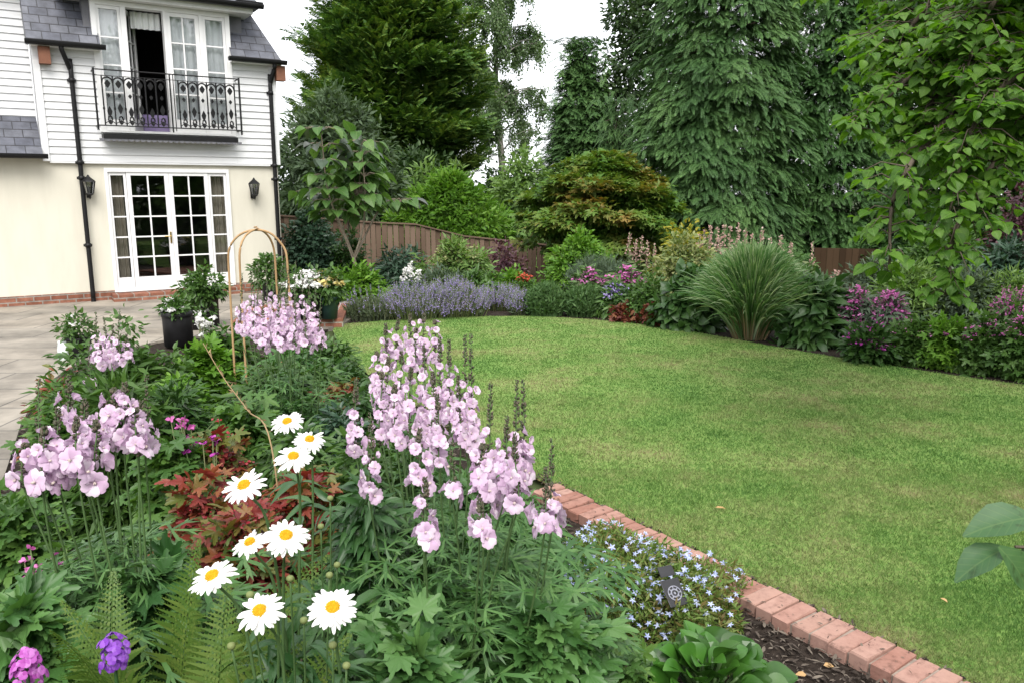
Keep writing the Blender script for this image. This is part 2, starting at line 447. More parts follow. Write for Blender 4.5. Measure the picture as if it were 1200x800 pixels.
# grass blades, denser close by
m, N, L = mat_new('grass_blade')
out = N.new('ShaderNodeOutputMaterial'); tc = N.new('ShaderNodeTexCoord'); geo = N.new('ShaderNodeNewGeometry')
n1 = N.new('ShaderNodeTexNoise'); n1.inputs['Scale'].default_value = 1.1; n1.inputs['Detail'].default_value = 7; n1.inputs['Roughness'].default_value = .68
L.new(tc.outputs['Object'], n1.inputs[0])
mx = N.new('ShaderNodeMix'); mx.inputs[0].default_value = .20; mg = N.new('ShaderNodeMapRange'); mg.inputs[1].default_value = .35; mg.inputs[2].default_value = .66; L.new(n1.outputs[0], mg.inputs[0])
L.new(mg.outputs[0], mx.inputs[2]); L.new(geo.outputs['Random Per Island'], mx.inputs[3])
rp = ramp(N, [(.08, (.066,.155,.030)), (.40, (.112,.207,.047)), (.68, (.172,.218,.075)), (.94, (.29,.255,.135))]); L.new(mx.outputs[0], rp.inputs[0])
pr = N.new('ShaderNodeBsdfPrincipled'); pr.inputs['Roughness'].default_value = .55; pr.inputs['Specular IOR Level'].default_value = .25
L.new(rp.outputs[0], pr.inputs['Base Color'])
tl = N.new('ShaderNodeBsdfTranslucent'); L.new(rp.outputs[0], tl.inputs[0])
ms = N.new('ShaderNodeMixShader'); ms.inputs[0].default_value = .35; L.new(pr.outputs[0], ms.inputs[1]); L.new(tl.outputs[0], ms.inputs[2]); L.new(ms.outputs[0], out.inputs[0])
BLADE = m
g = Geo()
for (y0, y1, dens, bw, bh) in ((1.9, 3.3, 26000, .0021, .034), (3.3, 4.8, 15000, .0028, .032), (4.8, 6.6, 7500, .0044, .028), (6.6, 8.5, 4200, .0065, .024), (8.5, 11, 2800, .009, .022)):
    x0, x1 = -2.6, min(8.5, y1*.85+.9)
    n = int((x1-x0)*(y1-y0)*dens)
    p = np.stack([rng.uniform(x0, x1, n), rng.uniform(y0, y1, n), np.full(n, .012)], 1)
    p = p[inside(p[:, 0], p[:, 1], LAWN) & (p[:, 0] < p[:, 1]*.85+.8)]
    n = len(p); d = runit(n); d[:, 2] = np.abs(d[:, 2])+1.3
    strips(g, p, d, bh*rng.uniform(.5, 1.25, n), bw*rng.uniform(.7, 1.3, n), rng.uniform(.1, .7, n), seg=2)
# coarser tufts and stray straw-like blades break up the mown surface
nc = 420; cc = np.stack([rng.uniform(.2, 6, nc), rng.uniform(1.9, 8.5, nc)], 1); k = 16
p = np.repeat(cc, k, 0)+rng.normal(0, .022, (nc*k, 2))*np.repeat(rng.uniform(.5, 2.2, (nc, 1)), k, 0); p = p[inside(p[:, 0], p[:, 1], LAWN)]; n = len(p)
d = runit(n); d[:, 2] = np.abs(d[:, 2])+.8
strips(g, np.concatenate([p, np.full((n, 1), .012)], 1), d, .042*rng.uniform(.6, 1.3, n), .0032*(1+p[:, 1]*.12), rng.uniform(.2, .8, n), seg=3)
o = g.build('lawn_grass', BLADE); o['kind'] = 'stuff'; tag(o, 'short mown grass blades of the green lawn', 'grass')

# patio
PATIO = brickmat('patio_flagstones', (.33,.29,.24), (.255,.23,.195), (.13,.12,.105), .95, .62, .010, 'XY', .37, .7, .5, .34, 1.6)
bedl = [G(-40,640)[:2], G(6,560)[:2], G(25,500)[:2], G(50,455)[:2], G(95,425)[:2], G(185,402)[:2], G(300,388)[:2], G(385,386)[:2]]
pat = [(-3.6, 2.2)] + bedl + [G(400,383)[:2], (-2.1, 12.2), (-3.3, 13.6), (-9, 12.5), (-14, 10), (-14, 2)]
g = Geo(); g.prism([(x, y, -.06) for x, y in pat][::-1], (0, 0, .085))
o = g.build('patio', PATIO); o['kind'] = 'structure'; o.rotation_euler = (0, 0, 0)

# dark soil of the beds
SOIL = surfmat('bark_mulch', (.012,.009,.007), (.045,.034,.027), 26, .95, .9, .15, bdist=.03)
bed = np.vstack([EDGE[:, :2], np.array(bedl[::-1]), [(-3.6, .2), (3.1, .2)]])
poly_sheet('flower_bed', bed, .0, SOIL)
poly_sheet('border_bed', np.vstack([FAR, [(12, 4), (14, 12), (4, 13), (-3, 13)]]), -.004, SOIL)

# mulch chips
MUL = leafmat('mulch_chip', [(.02,.016,.013), (.06,.048,.04), (.16,.135,.11)], .9, 0, .1, 2, .15)
g = Geo(); n = 42000
p = np.stack([rng.uniform(-3.6, 2.4, n), rng.uniform(.8, 8.5, n), rng.uniform(.002, .02, n)], 1)
p = np.vstack([p, np.stack([rng.uniform(.2, 2.4, 8000), rng.uniform(1.9, 3.7, 8000), rng.uniform(.002, .022, 8000)], 1)])
p = p[inside(p[:, 0], p[:, 1], bed)]; n = len(p)
d = runit(n); d[:, 2] *= .25
place(g, LEAF, p, d, np.array([0, 0, 1.]) + .5*runit(n), rng.uniform(.012, .045, n), rng.uniform(.25, .8, n))
o = g.build('mulch', MUL); o['kind'] = 'stuff'; tag(o, 'dark bark mulch scattered over the flower bed soil', 'mulch')

# brick edging: headers laid side by side on a curve, a shallow upstand on the bed side
m, N, L = mat_new('edging_brick')
out = N.new('ShaderNodeOutputMaterial'); tc = N.new('ShaderNodeTexCoord'); geo = N.new('ShaderNodeNewGeometry')
no = N.new('ShaderNodeTexNoise'); no.inputs['Scale'].default_value = 24; no.inputs['Detail'].default_value = 8; no.inputs['Roughness'].default_value = .7; L.new(tc.outputs['Object'], no.inputs[0])
n3 = N.new('ShaderNodeTexNoise'); n3.inputs['Scale'].default_value = 6; n3.inputs['Detail'].default_value = 4; L.new(tc.outputs['Object'], n3.inputs[0])
mx = N.new('ShaderNodeMix'); mx.inputs[0].default_value = .5; L.new(geo.outputs['Random Per Island'], mx.inputs[2]); L.new(n3.outputs[0], mx.inputs[3])
rp = ramp(N, [(.2, (.26,.125,.095)), (.45, (.32,.18,.145)), (.62, (.355,.215,.175)), (.8, (.31,.185,.145))]); L.new(mx.outputs[0], rp.inputs[0])
r2 = ramp(N, [(.30, (.35,.35,.34)), (.46, (.9,.9,.9)), (.72, (1.1,1.12,1.12))]); L.new(no.outputs[0], r2.inputs[0])
m2 = N.new('ShaderNodeMix'); m2.data_type = 'RGBA'; m2.blend_type = 'MULTIPLY'; m2.inputs[0].default_value = .8
L.new(rp.outputs[0], m2.inputs[6]); L.new(r2.outputs[0], m2.inputs[7])
pr = N.new('ShaderNodeBsdfPrincipled'); pr.inputs['Roughness'].default_value = .85; pr.inputs['Specular IOR Level'].default_value = .2; L.new(m2.outputs[2], pr.inputs['Base Color'])
b = N.new('ShaderNodeBump'); b.inputs['Strength'].default_value = .4; b.inputs['Distance'].default_value = .006; L.new(no.outputs[0], b.inputs['Height']); L.new(b.outputs[0], pr.inputs['Normal'])
L.new(pr.outputs[0], out.inputs[0]); EBRICK = m
MORT = surfmat('mortar', (.20,.165,.14), (.33,.27,.225), 30, .95, .4)
seg = np.linalg.norm(np.diff(EDGE[:, :2], axis=0), axis=1); cum = np.concatenate([[0], np.cumsum(seg)])
g = Geo(); gm = Geo(); s0 = .3; W = .19; BL = .080
mort = []
S_END = cum[int(np.argmin(np.linalg.norm(EDGE[:, :2]-G(636,580)[:2], axis=1)))]
while s0 < S_END:
    c = np.array([np.interp(s0, cum, EDGE[:, 0]), np.interp(s0, cum, EDGE[:, 1])])
    c2 = np.array([np.interp(s0+.05, cum, EDGE[:, 0]), np.interp(s0+.05, cum, EDGE[:, 1])])
    t = nrm(c2-c); nn = np.array([t[1], -t[0]]); a = random.gauss(0, .018); t, nn = t*math.cos(a)+nn*math.sin(a), nn*math.cos(a)-t*math.sin(a)
    zt = .054+random.gauss(0, .0025); hw = W/2; hl = BL/2-.0035; ww = random.gauss(0, .004); bv = .004
    lo = [c+t*sx*hl+nn*(sy*hw+ww) for sx, sy in ((-1,-1),(1,-1),(1,1),(-1,1))]
    hi = [c+t*sx*(hl-bv)+nn*(sy*(hw-bv)+ww) for sx, sy in ((-1,-1),(1,-1),(1,1),(-1,1))]
    tl_ = random.gauss(0, .0025)
    V = [(*q, -.02) for q in lo]+[(*q, zt-bv) for q in lo]+[(hi[k][0], hi[k][1], zt+tl_*(1 if k < 2 else -1)) for k in range(4)]
    F = []
    for r_ in (0, 4):
        for k in range(4): F.append((r_+k, r_+(k+1) % 4, r_+4+(k+1) % 4, r_+4+k))
    F.append((8, 9, 10, 11)); g.add(V, np.array(F)); mort.append((c+nn*(hw-.012), c-nn*(hw-.012)))
    s0 += BL+.003
o = g.build('brick_edging', EBRICK); o['kind'] = 'structure'
V = [(*a, z) for a, b_ in mort for (a, z) in ((a, -.03), (a, .0435), (b_, .0435), (b_, -.03))]
F = [(4*i+k, 4*i+k+1, 4*i+5+k, 4*i+4+k) for i in range(len(mort)-1) for k in range(3)]
gm.add(V, np.array(F)); o = gm.build('edging_mortar', MORT); o['kind'] = 'structure'

# straw-coloured grass along the edging
DRY = leafmat('dry_grass', [(.16,.16,.05), (.27,.22,.10), (.36,.29,.15)], .7, .2, .2, 3, .4)
k = rng.integers(3, int(len(EDGE)*.62), 5200); tt = nrm(np.gradient(EDGE, axis=0)); off = .094+np.abs(rng.normal(0, .075, 5200))
p = EDGE[k]+np.stack([tt[k, 1], -tt[k, 0]], 1)*off[:, None]+tt[k]*rng.uniform(-.03, .03, (5200, 1)); p = np.concatenate([p, np.full((5200, 1), .008)], 1)
d = runit(5200); d[:, 2] = np.abs(d[:, 2])+.35; d[:, :2] -= np.stack([tt[k, 1], -tt[k, 0]], 1)*.35
g = Geo(); strips(g, p, d, .034*rng.uniform(.5, 1.5, 5200), .0026, rng.uniform(.2, .7, 5200), seg=2)
o = g.build('dry_grass', DRY); o['kind'] = 'stuff'; tag(o, 'straw coloured dry grass along the brick edging', 'grass')
g = Geo(); n = 2600; k = rng.integers(3, int(len(EDGE)*.6), n); off = .095+np.abs(rng.normal(0, .010, n))
p = EDGE[k]+np.stack([tt[k, 1], -tt[k, 0]], 1)*off[:, None]; p = np.concatenate([p, rng.uniform(.01, .05, (n, 1))], 1)
d = runit(n); d[:, 2] *= .4; place(g, LEAF, p, d, runit(n)+[0, 0, .8], rng.uniform(.012, .03, n), .8)
o = g.build('edge_litter', MUL); o['kind'] = 'stuff'; tag(o, 'dark crumbly litter in the gap between bricks and lawn', 'litter')
g = Geo(); n = 260; k = rng.integers(3, int(len(EDGE)*.5), n)
p = EDGE[k]+np.stack([tt[k, 1], -tt[k, 0]], 1)*rng.uniform(-.1, .1, (n, 1)); p = np.concatenate([p, rng.uniform(.058, .061, (n, 1))], 1)
d = runit(n)*[1, 1, .05]; place(g, LEAF, p, d, runit(n)*.3+[0, 0, 1], rng.uniform(.006, .03, n), rng.uniform(.25, .7, n))
o = g.build('brick_litter', MUL); o['kind'] = 'stuff'; tag(o, 'bits of dry leaf and bark lying on the brick edging', 'litter')
# ------------------------------------------------------------------ the house
A0 = G(0, 362); B0 = G(333, 339.5)
U2 = nrm((B0-A0)[:2]); HO = B0.copy(); ANG = math.atan2(U2[1], U2[0])
# local frame: x along the facade to the right (0 at right corner, negative to the left), y into the house, z up
def H(px, py):
    """photo pixel -> (x, z) on the facade plane"""
    r = ray(px, py); nv = np.array([-U2[1], U2[0], 0.])
    k = (HO-np.array([0, 0, CH])) @ nv/(r @ nv)
    q = np.array([0, 0, CH]) + r*k - HO
    return q[0]*U2[0]+q[1]*U2[1], q[2]

house = thing('house', 'white weatherboarded house with cream rendered ground floor and slate mansard roof', 'house', HO, ANG)
RENDER = surfmat('cream_render', (.52,.495,.42), (.58,.555,.475), 2.2, .9, .06, .15, bdist=.004, stretch=(2.2, 2.2, .5), lo=.22, hi=.6)
WB = surfmat('white_weatherboard', (.56,.57,.585), (.66,.665,.675), 3, .55, .03, .3, stretch=(1, 1, 12), bdist=.002)
WP = surfmat('white_paint', (.64,.645,.65), (.72,.72,.725), 4, .42, .02, .4, bdist=.001)
SLATE = brickmat('roof_slate', (.085,.09,.115), (.135,.14,.165), (.03,.03,.035), .24, .125, .006, 'XZ', .5, .55, .7, .3, 5, .4)
LEAD = surfmat('grey_lead', (.10,.10,.115), (.15,.15,.165), 4, .6, .05)
BLK = surfmat('black_iron', (.004,.004,.005), (.009,.009,.010), 20, .5, .05, .25)
PLB = brickmat('plinth_brick', (.20,.075,.045), (.30,.13,.085), (.28,.25,.22), .225, .075, .009, 'XZ', .5, .9, .6, .3, 9)
WOODB = surfmat('brown_corbel', (.13,.055,.035), (.2,.09,.055), 9, .8, .2)
GLASS = glassmat('window_glass', (.92,.93,.94), .05)
DARK = surfmat('room_darkness', (.028,.025,.023), (.04,.036,.034), 3, .9, 0)  # near-black lining: the darkness of the interior is put into its colour
CURT = surfmat('cream_curtain', (.40,.35,.27), (.5,.45,.36), 5, .9, .05, stretch=(4,1,.3))
VOILE = surfmat('pale_voile', (.84,.86,.87), (.9,.92,.92), 5, .9, .05, stretch=(4,1,.3))
LAV = surfmat('lavender_bedding', (.22,.17,.36), (.32,.26,.46), 5, .9, .2)

xL = H(-60, 300)[0]; xCB = H(46, 150)[0]
z_pl = H(60, 345)[1]; z_wb = H(190, 191)[1]
dx0, dx1 = H(128, 270)[0], H(272, 270)[0]; dz0, dz1 = H(200, 333)[1], H(200, 198)[1]
dz0 = .17
bx0, bx1 = H(113, 100)[0], H(272, 100)[0]                # upper french window frame
bz0 = H(195, 158)[1]
ez = H(100, 53)[1]; ezR = H(310, 76)[1]; ez = (ez+ezR)/2    # eaves
zt = H(230, 13)[1]                                        # dormer eaves
print('house', xL, xCB, 'door', dx0, dx1, dz0, dz1, 'wb', z_wb, 'eave', ez, 'top', zt, 'balc', bx0, bx1, bz0)

def hb(name, mat, boxes, parent=house, bevel=0, smooth=False):
    g = Geo()
    for b in boxes: g.box(*b)
    return g.build(name, mat, parent, bevel=bevel, smooth=smooth)

TK = .25
hb('wall', RENDER, [(xL, dx0, 0, TK, z_pl, z_wb+.05), (dx1, 0, 0, TK, z_pl, z_wb+.05), (dx0, dx1, .001, TK, dz1, z_wb+.05),
    (-TK, -.001, TK, 6, -.3, ez)])
hb('plinth', PLB, [(xL, dx0, -.012, TK, -.3, z_pl)]); hb('plinth', PLB, [(dx1, .012, -.012, TK, -.3, z_pl)])
hb('step', PLB, [(dx0-.06, dx1+.06, -.34, TK, -.1, .13)], bevel=.008)
# weatherboarding: tilted lapped boards
g = Geo()
bh = .108
def boards(x0, x1, z0, z1, yb):
    z = z0
    while z < z1-.02:
        zz = min(z+bh+.012, z1+.012)
        pr = [(x0, yb+.02, z), (x0, yb-.026, z), (x0, yb-.026+.004, z+.012), (x0, yb-.004, zz), (x0, yb+.02, zz)]
        g.prism(pr, (x1-x0, 0, 0)); z += bh
yW = -.03
boards(xCB+.04, bx0-.0, z_wb, ez-.02, yW); boards(bx1+.0, -.085, z_wb, ez-.02, yW); boards(bx0+.001, bx1-.001, z_wb, bz0-.02, yW)
g.box(xCB, xCB+.09, yW-.045, .4, z_wb-.005, ez+.0); g.box(-.09, .03, yW-.045, .4, z_wb-.005, ez-.02)
g.box(xCB+.09, -.09, yW-.03, .1, z_wb-.03, z_wb-.004)
g.build('weatherboarding', WB, house)
# backing wall behind the boards
hb('wall_core', WB, [(xCB, bx0, .0, TK, z_wb+.05, ez), (bx1, -.001, .0, TK, z_wb+.05, ez), (bx0, bx1, .0, TK, z_wb+.05, bz0-.02)])
# set-back left wing with its own boards and small pent roof
yS = .55
g = Geo(); zp0, zp1 = H(20, 182)[1], H(20, 133)[1]
boards(xL, xCB-.001, zp1-.1, zt+.4, yS)
g.build('wing_weatherboarding', WB, house)
hb('wing_wall', WB, [(xL, xCB-.002, yS+.021, yS+.2, z_wb+.05, zt+.4)])
g = Geo(); x1 = xCB-.001
g.prism([(xL, -.22, zp0), (xL, yS, zp1), (xL, yS, zp0-.03), (xL, -.22, zp0-.03)], (x1-xL, 0, 0))
g.build('pent_roof', SLATE, house)
def gutter(name, x0, x1, y, z, r=.05):
    g = Geo(); a = np.linspace(math.pi, 2*math.pi, 9)
    prof = [(x0, y+math.cos(t)*r, z+math.sin(t)*r) for t in a] + [(x0, y+r*.8, z+.012), (x0, y-r, z+.014)]
    g.prism(prof, (x1-x0, 0, 0)); return g.build(name, BLK, house)
gutter('gutter', xL, xCB+.06, -.27, zp0-.0, .055)
# mansard slopes either side of the dormer
ym, zm = .48, zt+.25
xe0, xe1 = H(30, 45)[0], H(116, 55)[0]; xr0, xr1 = H(268, 70)[0], .12
g = Geo()
g.prism([(xe0, -.2, ez), (xe0, ym, zm), (xe0, ym+.3, zm), (xe0, .2, ez)], (xe1-.0-xe0, 0, 0))
# right slope is hipped at the corner
g.add([(xr0, -.2, ez), (xr1, -.2, ez), (xr1-.38, ym, zm), (xr0, ym, zm), (xr1, 6, ez), (xr1-.38, 5.4, zm)], [np.array([(0,1,2,3), (1,4,5,2)])])
g.box(xr0, xr1-.01, -.19, 6, ez-.03, ez-.002)
g.add([(xL, ym+.002, zm+.002), (xr1-.3, ym+.002, zm+.002), (xr1-.3, 5.5, zm+.002), (xL, 5.5, zm+.002)], [np.array([(0,1,2,3)])])
g.build('mansard_roof', SLATE, house)
gutter('gutter', xe0-.03, xe1+.06, -.25, ez+.0, .055); gutter('gutter', xr0-.06, xr1+.05, -.25, ez, .055)
hb('soffit', WP, [(xe0+.03, xe1-.0, -.2, .0, ez-.055, ez-.031)]); hb('soffit', WP, [(xr0, xr1-.02, -.2, .0, ez-.055, ez-.031)])
for px in (51, 324):
    x = H(px, 65)[0]; hb('corbel', WOODB, [(x-.075, x+.075, -.2, yW-.03, ez-.30, ez-.06)])
# upper roof with eaves at the right
zu = zm+.02
g = Geo(); g.prism([(xL, .25, zu), (xL, 3, zu+1.6), (xL, 5.7, zu), (xL, 5.7, zu-.06), (xL, .25, zu-.06)], (-.1-xL, 0, 0)); g.build('upper_roof', SLATE, house)
gutter('gutter', bx1+.2, -.05, .2, zu, .055)
# dormer
hb('dormer_cheek', LEAD, [(bx0-.10, bx0-.005, .02, 1.4, ez-.02, zt)]); hb('dormer_cheek', LEAD, [(bx1+.005, bx1+.24, .12, 1.4, ez-.02, zt)])
hb('dormer_roof', LEAD, [(bx0-.45, bx1+.42, -.3, 1.6, zt+.075, zt+.16)])
hb('dormer_fascia', WP, [(bx0-.38, bx1+.34, -.24, 1.5, zt, zt+.074)])
gutter('gutter', bx0-.5, bx1+.48, -.36, zt+.12, .055)

# ---- glazed doors
def glazed(name, x0, x1, z0, z1, cols, rows, y=0.0, parent=house, stile=.075, top=.08, bot=.14, depth=.05, bar=.022):
    g = Geo()
    g.box(x0, x0+stile, y, y+depth, z0, z1); g.box(x1-stile, x1, y, y+depth, z0, z1)
    g.box(x0+stile, x1-stile, y+.001, y+depth, z1-top, z1); g.box(x0+stile, x1-stile, y+.001, y+depth, z0, z0+bot)
    a0, a1, c0, c1 = x0+stile, x1-stile, z0+bot, z1-top
    for i in range(1, cols):
        x = a0+(a1-a0)*i/cols; g.box(x-bar/2, x+bar/2, y+.008, y+depth-.008, c0, c1)
    for i in range(1, rows):
        z = c0+(c1-c0)*i/rows; g.box(a0, a1, y+.0095, y+depth-.0095, z-bar/2, z+bar/2)
    o = g.build(name, WP, parent)
    gg = Geo(); gg.box(a0-.01, a1+.01, y+depth*.5-.003, y+depth*.5+.003, c0-.01, c1+.01); gg.build('glass', GLASS, o)
    return o
# ground floor: sidelight, door, door, sidelight in a white frame
xs_ = [H(p, 270)[0] for p in (128, 153, 155.5, 202, 203.5, 247.5, 249, 272)]
FR = .045
hb('door_frame', WP, [(dx0-.0, dx0+FR, -.03, .1, dz0-.03, dz1), (dx1-FR, dx1, -.03, .1, dz0-.03, dz1), (dx0+FR, dx1-FR, -.029, .1, dz1-.06, dz1), (dx0+FR, dx1-FR, -.06, .1, dz0-.03, dz0+.02)])
zz0, zz1 = dz0+.022, dz1-.062
glazed('sidelight', dx0+FR+.003, xs_[1]-.002, zz0, zz1, 1, 5, .0, stile=.036, top=.05, bot=.17)
d1 = glazed('french_door', xs_[1]+.004, xs_[3]-.002, zz0, zz1, 2, 5, -.012, stile=.06, top=.05, bot=.17)
d2 = glazed('french_door', xs_[3]+.002, xs_[5]+.002, zz0, zz1, 2, 5, -.012, stile=.06, top=.05, bot=.17)
glazed('sidelight', xs_[5]+.008, dx1-FR-.003, zz0, zz1, 1, 5, .0, stile=.036, top=.05, bot=.17)
BRASS = surfmat('brass', (.5,.33,.1), (.6,.42,.15), 10, .3, 0, .5, 1)
xm = xs_[3]
g = Geo(); g.box(xm-.045, xm-.02, -.03, -.012, dz0+.72, dz0+.9); tubes(g, [[(xm-.032, -.03, dz0+.83), (xm-.032, -.06, dz0+.83), (xm-.13, -.062, dz0+.83)]], .009, 6); g.build('handle', BRASS, d1)
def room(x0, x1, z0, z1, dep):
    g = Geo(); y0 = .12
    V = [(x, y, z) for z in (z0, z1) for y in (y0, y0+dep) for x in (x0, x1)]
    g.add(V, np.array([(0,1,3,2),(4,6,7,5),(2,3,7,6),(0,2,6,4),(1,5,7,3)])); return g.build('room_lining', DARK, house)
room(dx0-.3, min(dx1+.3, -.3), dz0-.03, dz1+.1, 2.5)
def curtain(x0, x1, z0, z1, y, mat, n=7, amp=.025):
    k = n*8; t = np.linspace(0, 1, k); x = x0+(x1-x0)*t; yy = y+amp*np.sin(t*n*2*math.pi)+.008*np.sin(t*31)
    V = np.concatenate([np.stack([x, yy, np.full(k, z0)], 1), np.stack([x, y+(yy-y)*.7, np.full(k, z1)], 1)])
    i = np.arange(k-1); g = Geo(); g.add(V, np.stack([i, i+1, i+k+1, i+k], 1)); return g.build('curtain', mat, house, smooth=True)
curtain(dx0+.02, xs_[1]-.03, dz0+.02, dz1-.05, .2, CURT, 4); curtain(xs_[5]+.05, dx1-.02, dz0+.02, dz1-.05, .2, CURT, 4)

# upper french window
ux = [H(p, 80)[0] for p in (113, 147, 150, 195, 196, 237, 238, 272)]
ztop = zt-.005
yU = -.05
hb('window_frame', WP, [(bx0, bx0+.07, yU-.02, .1, bz0, ztop), (bx1-.07, bx1, yU-.02, .1, bz0, ztop), (bx0+.07, bx1-.07, yU-.019, .1, ztop-.07, ztop),
    (ux[1]-.02, ux[2]+.02, yU-.015, .1, bz0, ztop-.07), (ux[3]-.005, ux[4]+.02, yU-.014, .1, bz0, ztop-.07), (ux[5]-.02, ux[6]+.02, yU-.013, .1, bz0, ztop-.07), (bx0+.07, bx1-.07, yU-.04, .1, bz0, bz0+.035)])
glazed('sidelight', bx0+.072, ux[1]-.022, bz0+.036, ztop-.072, 1, 4, yU, stile=.04, top=.05, bot=.16)
glazed('french_door', ux[4]+.022, ux[5]-.022, bz0+.036, ztop-.072, 2, 4, yU, stile=.06, top=.06, bot=.2)
glazed('sidelight', ux[6]+.022, bx1-.072, bz0+.036, ztop-.072, 1, 4, yU, stile=.04, top=.05, bot=.16)
# the opened leaf, swung inwards on the left of the opening
leaf = glazed('open_door', 0, .55, bz0+.04, ztop-.075, 2, 4, 0, stile=.06, top=.06, bot=.2); leaf.location = (ux[2]+.03, .06, 0); leaf.rotation_euler = (0, 0, R(68))
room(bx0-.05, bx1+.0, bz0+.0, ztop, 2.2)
curtain(bx0+.05, ux[1], bz0+.05, ztop-.05, .06, VOILE, 4, .008); curtain(ux[4]+.02, bx1-.05, bz0+.05, ztop-.05, .06, VOILE, 9, .015)
curtain(ux[2]+.12, ux[3], ztop-.32, ztop-.07, .22, VOILE, 5, .02)
hb('bed', LAV, [(ux[2]+.2, ux[3]+.4, .75, 2.0, bz0+.01, bz0+.36)], bevel=.05)

# balcony: slab with scalloped lead edge and cast-iron railing
zr0, zr1 = H(195, 153)[1], H(195, 90)[1]
yB = -.30
rx0, rx1 = H(114, 110)[0]-.06, H(277, 120)[0]-.02
bal = hb('balcony', BLK, [(rx0+.06, rx1-.06, yB+.02, yW-.027, bz0-.10, bz0-.03)])
g = Geo()
for i in range(26):
    x = rx0+.0+(rx1-rx0)*(i+.5)/26; hw_ = (rx1-rx0)/26*.48
    a = np.linspace(math.pi, 2*math.pi, 7); g.prism([(x+hw_*math.cos(t), yB+.03, bz0-.115+hw_*.7*math.sin(t)) for t in a]+[(x+hw_, yB+.03, bz0-.10), (x-hw_, yB+.03, bz0-.10)], (0, .012, 0))
g.build('scalloped_edge', LEAD, bal)
g = Geo()
def rod(pts, r=.008, s=6): tubes(g, np.array([pts], float), r, s)
for z in (zr1, zr0+.02):
    rod([(rx0, yB, z), (rx1, yB, z)], .010); rod([(rx0, yB, z), (rx0, yW-.02, z)], .010); rod([(rx1, yB, z), (rx1, yW-.02, z)], .010)
rod([(rx0, yB, zr1-.085), (rx1, yB, zr1-.085)], .006)
xm = (rx0+rx1)/2
for x in (rx0, rx1): rod([(x, yB, zr0-.05), (x, yB, zr1+.02)], .016)
rod([(xm, yB, zr0-.05), (xm, yB, zr1)], .012); rod([(xm+.05, yB, zr0-.03), (xm+.05, yB, zr1)], .008)
zb, zh = zr0+.05, zr1-.10
for a0, a1 in ((rx0+.10, xm-.06), (xm+.12, rx1-.08)):
    n = 6
    for i in range(n+1):
        x = a0+(a1-a0)*i/n; rod([(x, yB, zr0+.02), (x, yB, zr1-.085)], .011)
    for i in range(n):
        x = a0+(a1-a0)*(i+.5)/n; w_ = (a1-a0)/n
        t = np.linspace(0, math.pi, 9)
        rod([(x+w_*.5*math.cos(q), yB, zh-.09+.085*math.sin(q)) for q in t], .013)                 # arch
        rod([(x+w_*.18*math.cos(q*2), yB, zb+.06+.05*math.sin(q*2)) for q in t], .013)             # bottom scroll
        for zc, rr, hh in ((zh-.10, .042, .062), (zb+.17, .036, .085), (zb+.02, .034, .04), (zh-.27, .026, .035)):
            if (i % 2) and rr == .036: zc += .05
            V = np.array([(0, -1), (.6, -.5), (1, .1), (.55, .55), (0, 1), (-.55, .55), (-1, .1), (-.6, -.5)])*(rr, hh)
            g.prism([(x+q[0], yB-.007, zc+q[1]) for q in V], (0, .014, 0))                        # cast leaf
        for e in (-.5, .5):
            g.box(x+e*w_-.014, x+e*w_+.014, yB-.01, yB+.01, zb+.20, zb+.235)
        rod([(x-w_*.5, yB, zb), (x, yB, zb+.05), (x+w_*.5, yB, zb)], .007)
g.build('railing', BLK, bal)

# drainpipes and lanterns
def pipe(px, ptop, pbot, jog):
    x0, z0 = H(px, ptop); xb = H(pbot[0], pbot[1])[0]
    yp = -.10; xb = x0+jog
    pts = bez([(x0, -.22, ez-.03), (x0, -.22, ez-.10), (x0+jog*.9, yp, ez-.34), (xb, yp, ez-.45), (xb, yp, .4), (xb, yp, .05)], 5)
    g = Geo(); tubes(g, [pts], .034, 10)
    for z in (ez-.5, z_wb-.02, z_wb-.25, .9): lathe(g, [(.045, z-.03), (.045, z+.03)], 10, (xb, yp, 0), close_top=True); g.box(xb-.06, xb+.06, yp+.03, yp+.045, z-.02, z+.02)
    pts = bez([(xb, yp, .05), (xb, yp-.01, -.0), (xb+.02, yp-.09, -.03)], 4); tubes(g, [pts], .036, 10)
    return g.build('drainpipe', BLK, house, smooth=True)
pipe(71, 60, (90, 355), .10); pipe(317, 80, (313, 310), -.05)
LG = glassmat('lantern_glass', (.5,.5,.48), .2)
for px, py in ((103, 219), (295, 221)):
    x, z = H(px, py); g = Geo(); y = -.16
    for zz, r0, r1 in ((z+.07, .098, .026),):
        lathe(g, [(r0, zz), (r0*.9, zz+.02), (r1*1.6, zz+.06), (r1, zz+.075), (.012, zz+.10), (.0, zz+.11)], 6, (x, y, 0))
    lathe(g, [(.02, z-.14), (.058, z-.115), (.052, z-.10)], 6, (x, y, 0), close_top=True); lathe(g, [(.006, z-.19), (.012, z-.165), (.02, z-.14)], 6, (x, y, 0))
    for k in range(6):
        a = k*math.pi/3; tubes(g, [[(x+.056*math.cos(a), y+.056*math.sin(a), z-.10), (x+.088*math.cos(a), y+.088*math.sin(a), z+.07)]], .006, 4)
    tubes(g, [bez([(x, -.02, z-.10), (x, -.07, z-.16), (x, -.12, z-.17), (x, y, z-.15)], 5)], .010, 6)
    g.box(x-.03, x+.03, -.025, -.002, z-.17, z+.0)
    lan = g.build('wall_lantern', BLK, house); g = Geo(); lathe(g, [(.052, z-.10), (.084, z+.07)], 6, (x, y, 0), close_bot=False); g.build('glass', LG, lan)
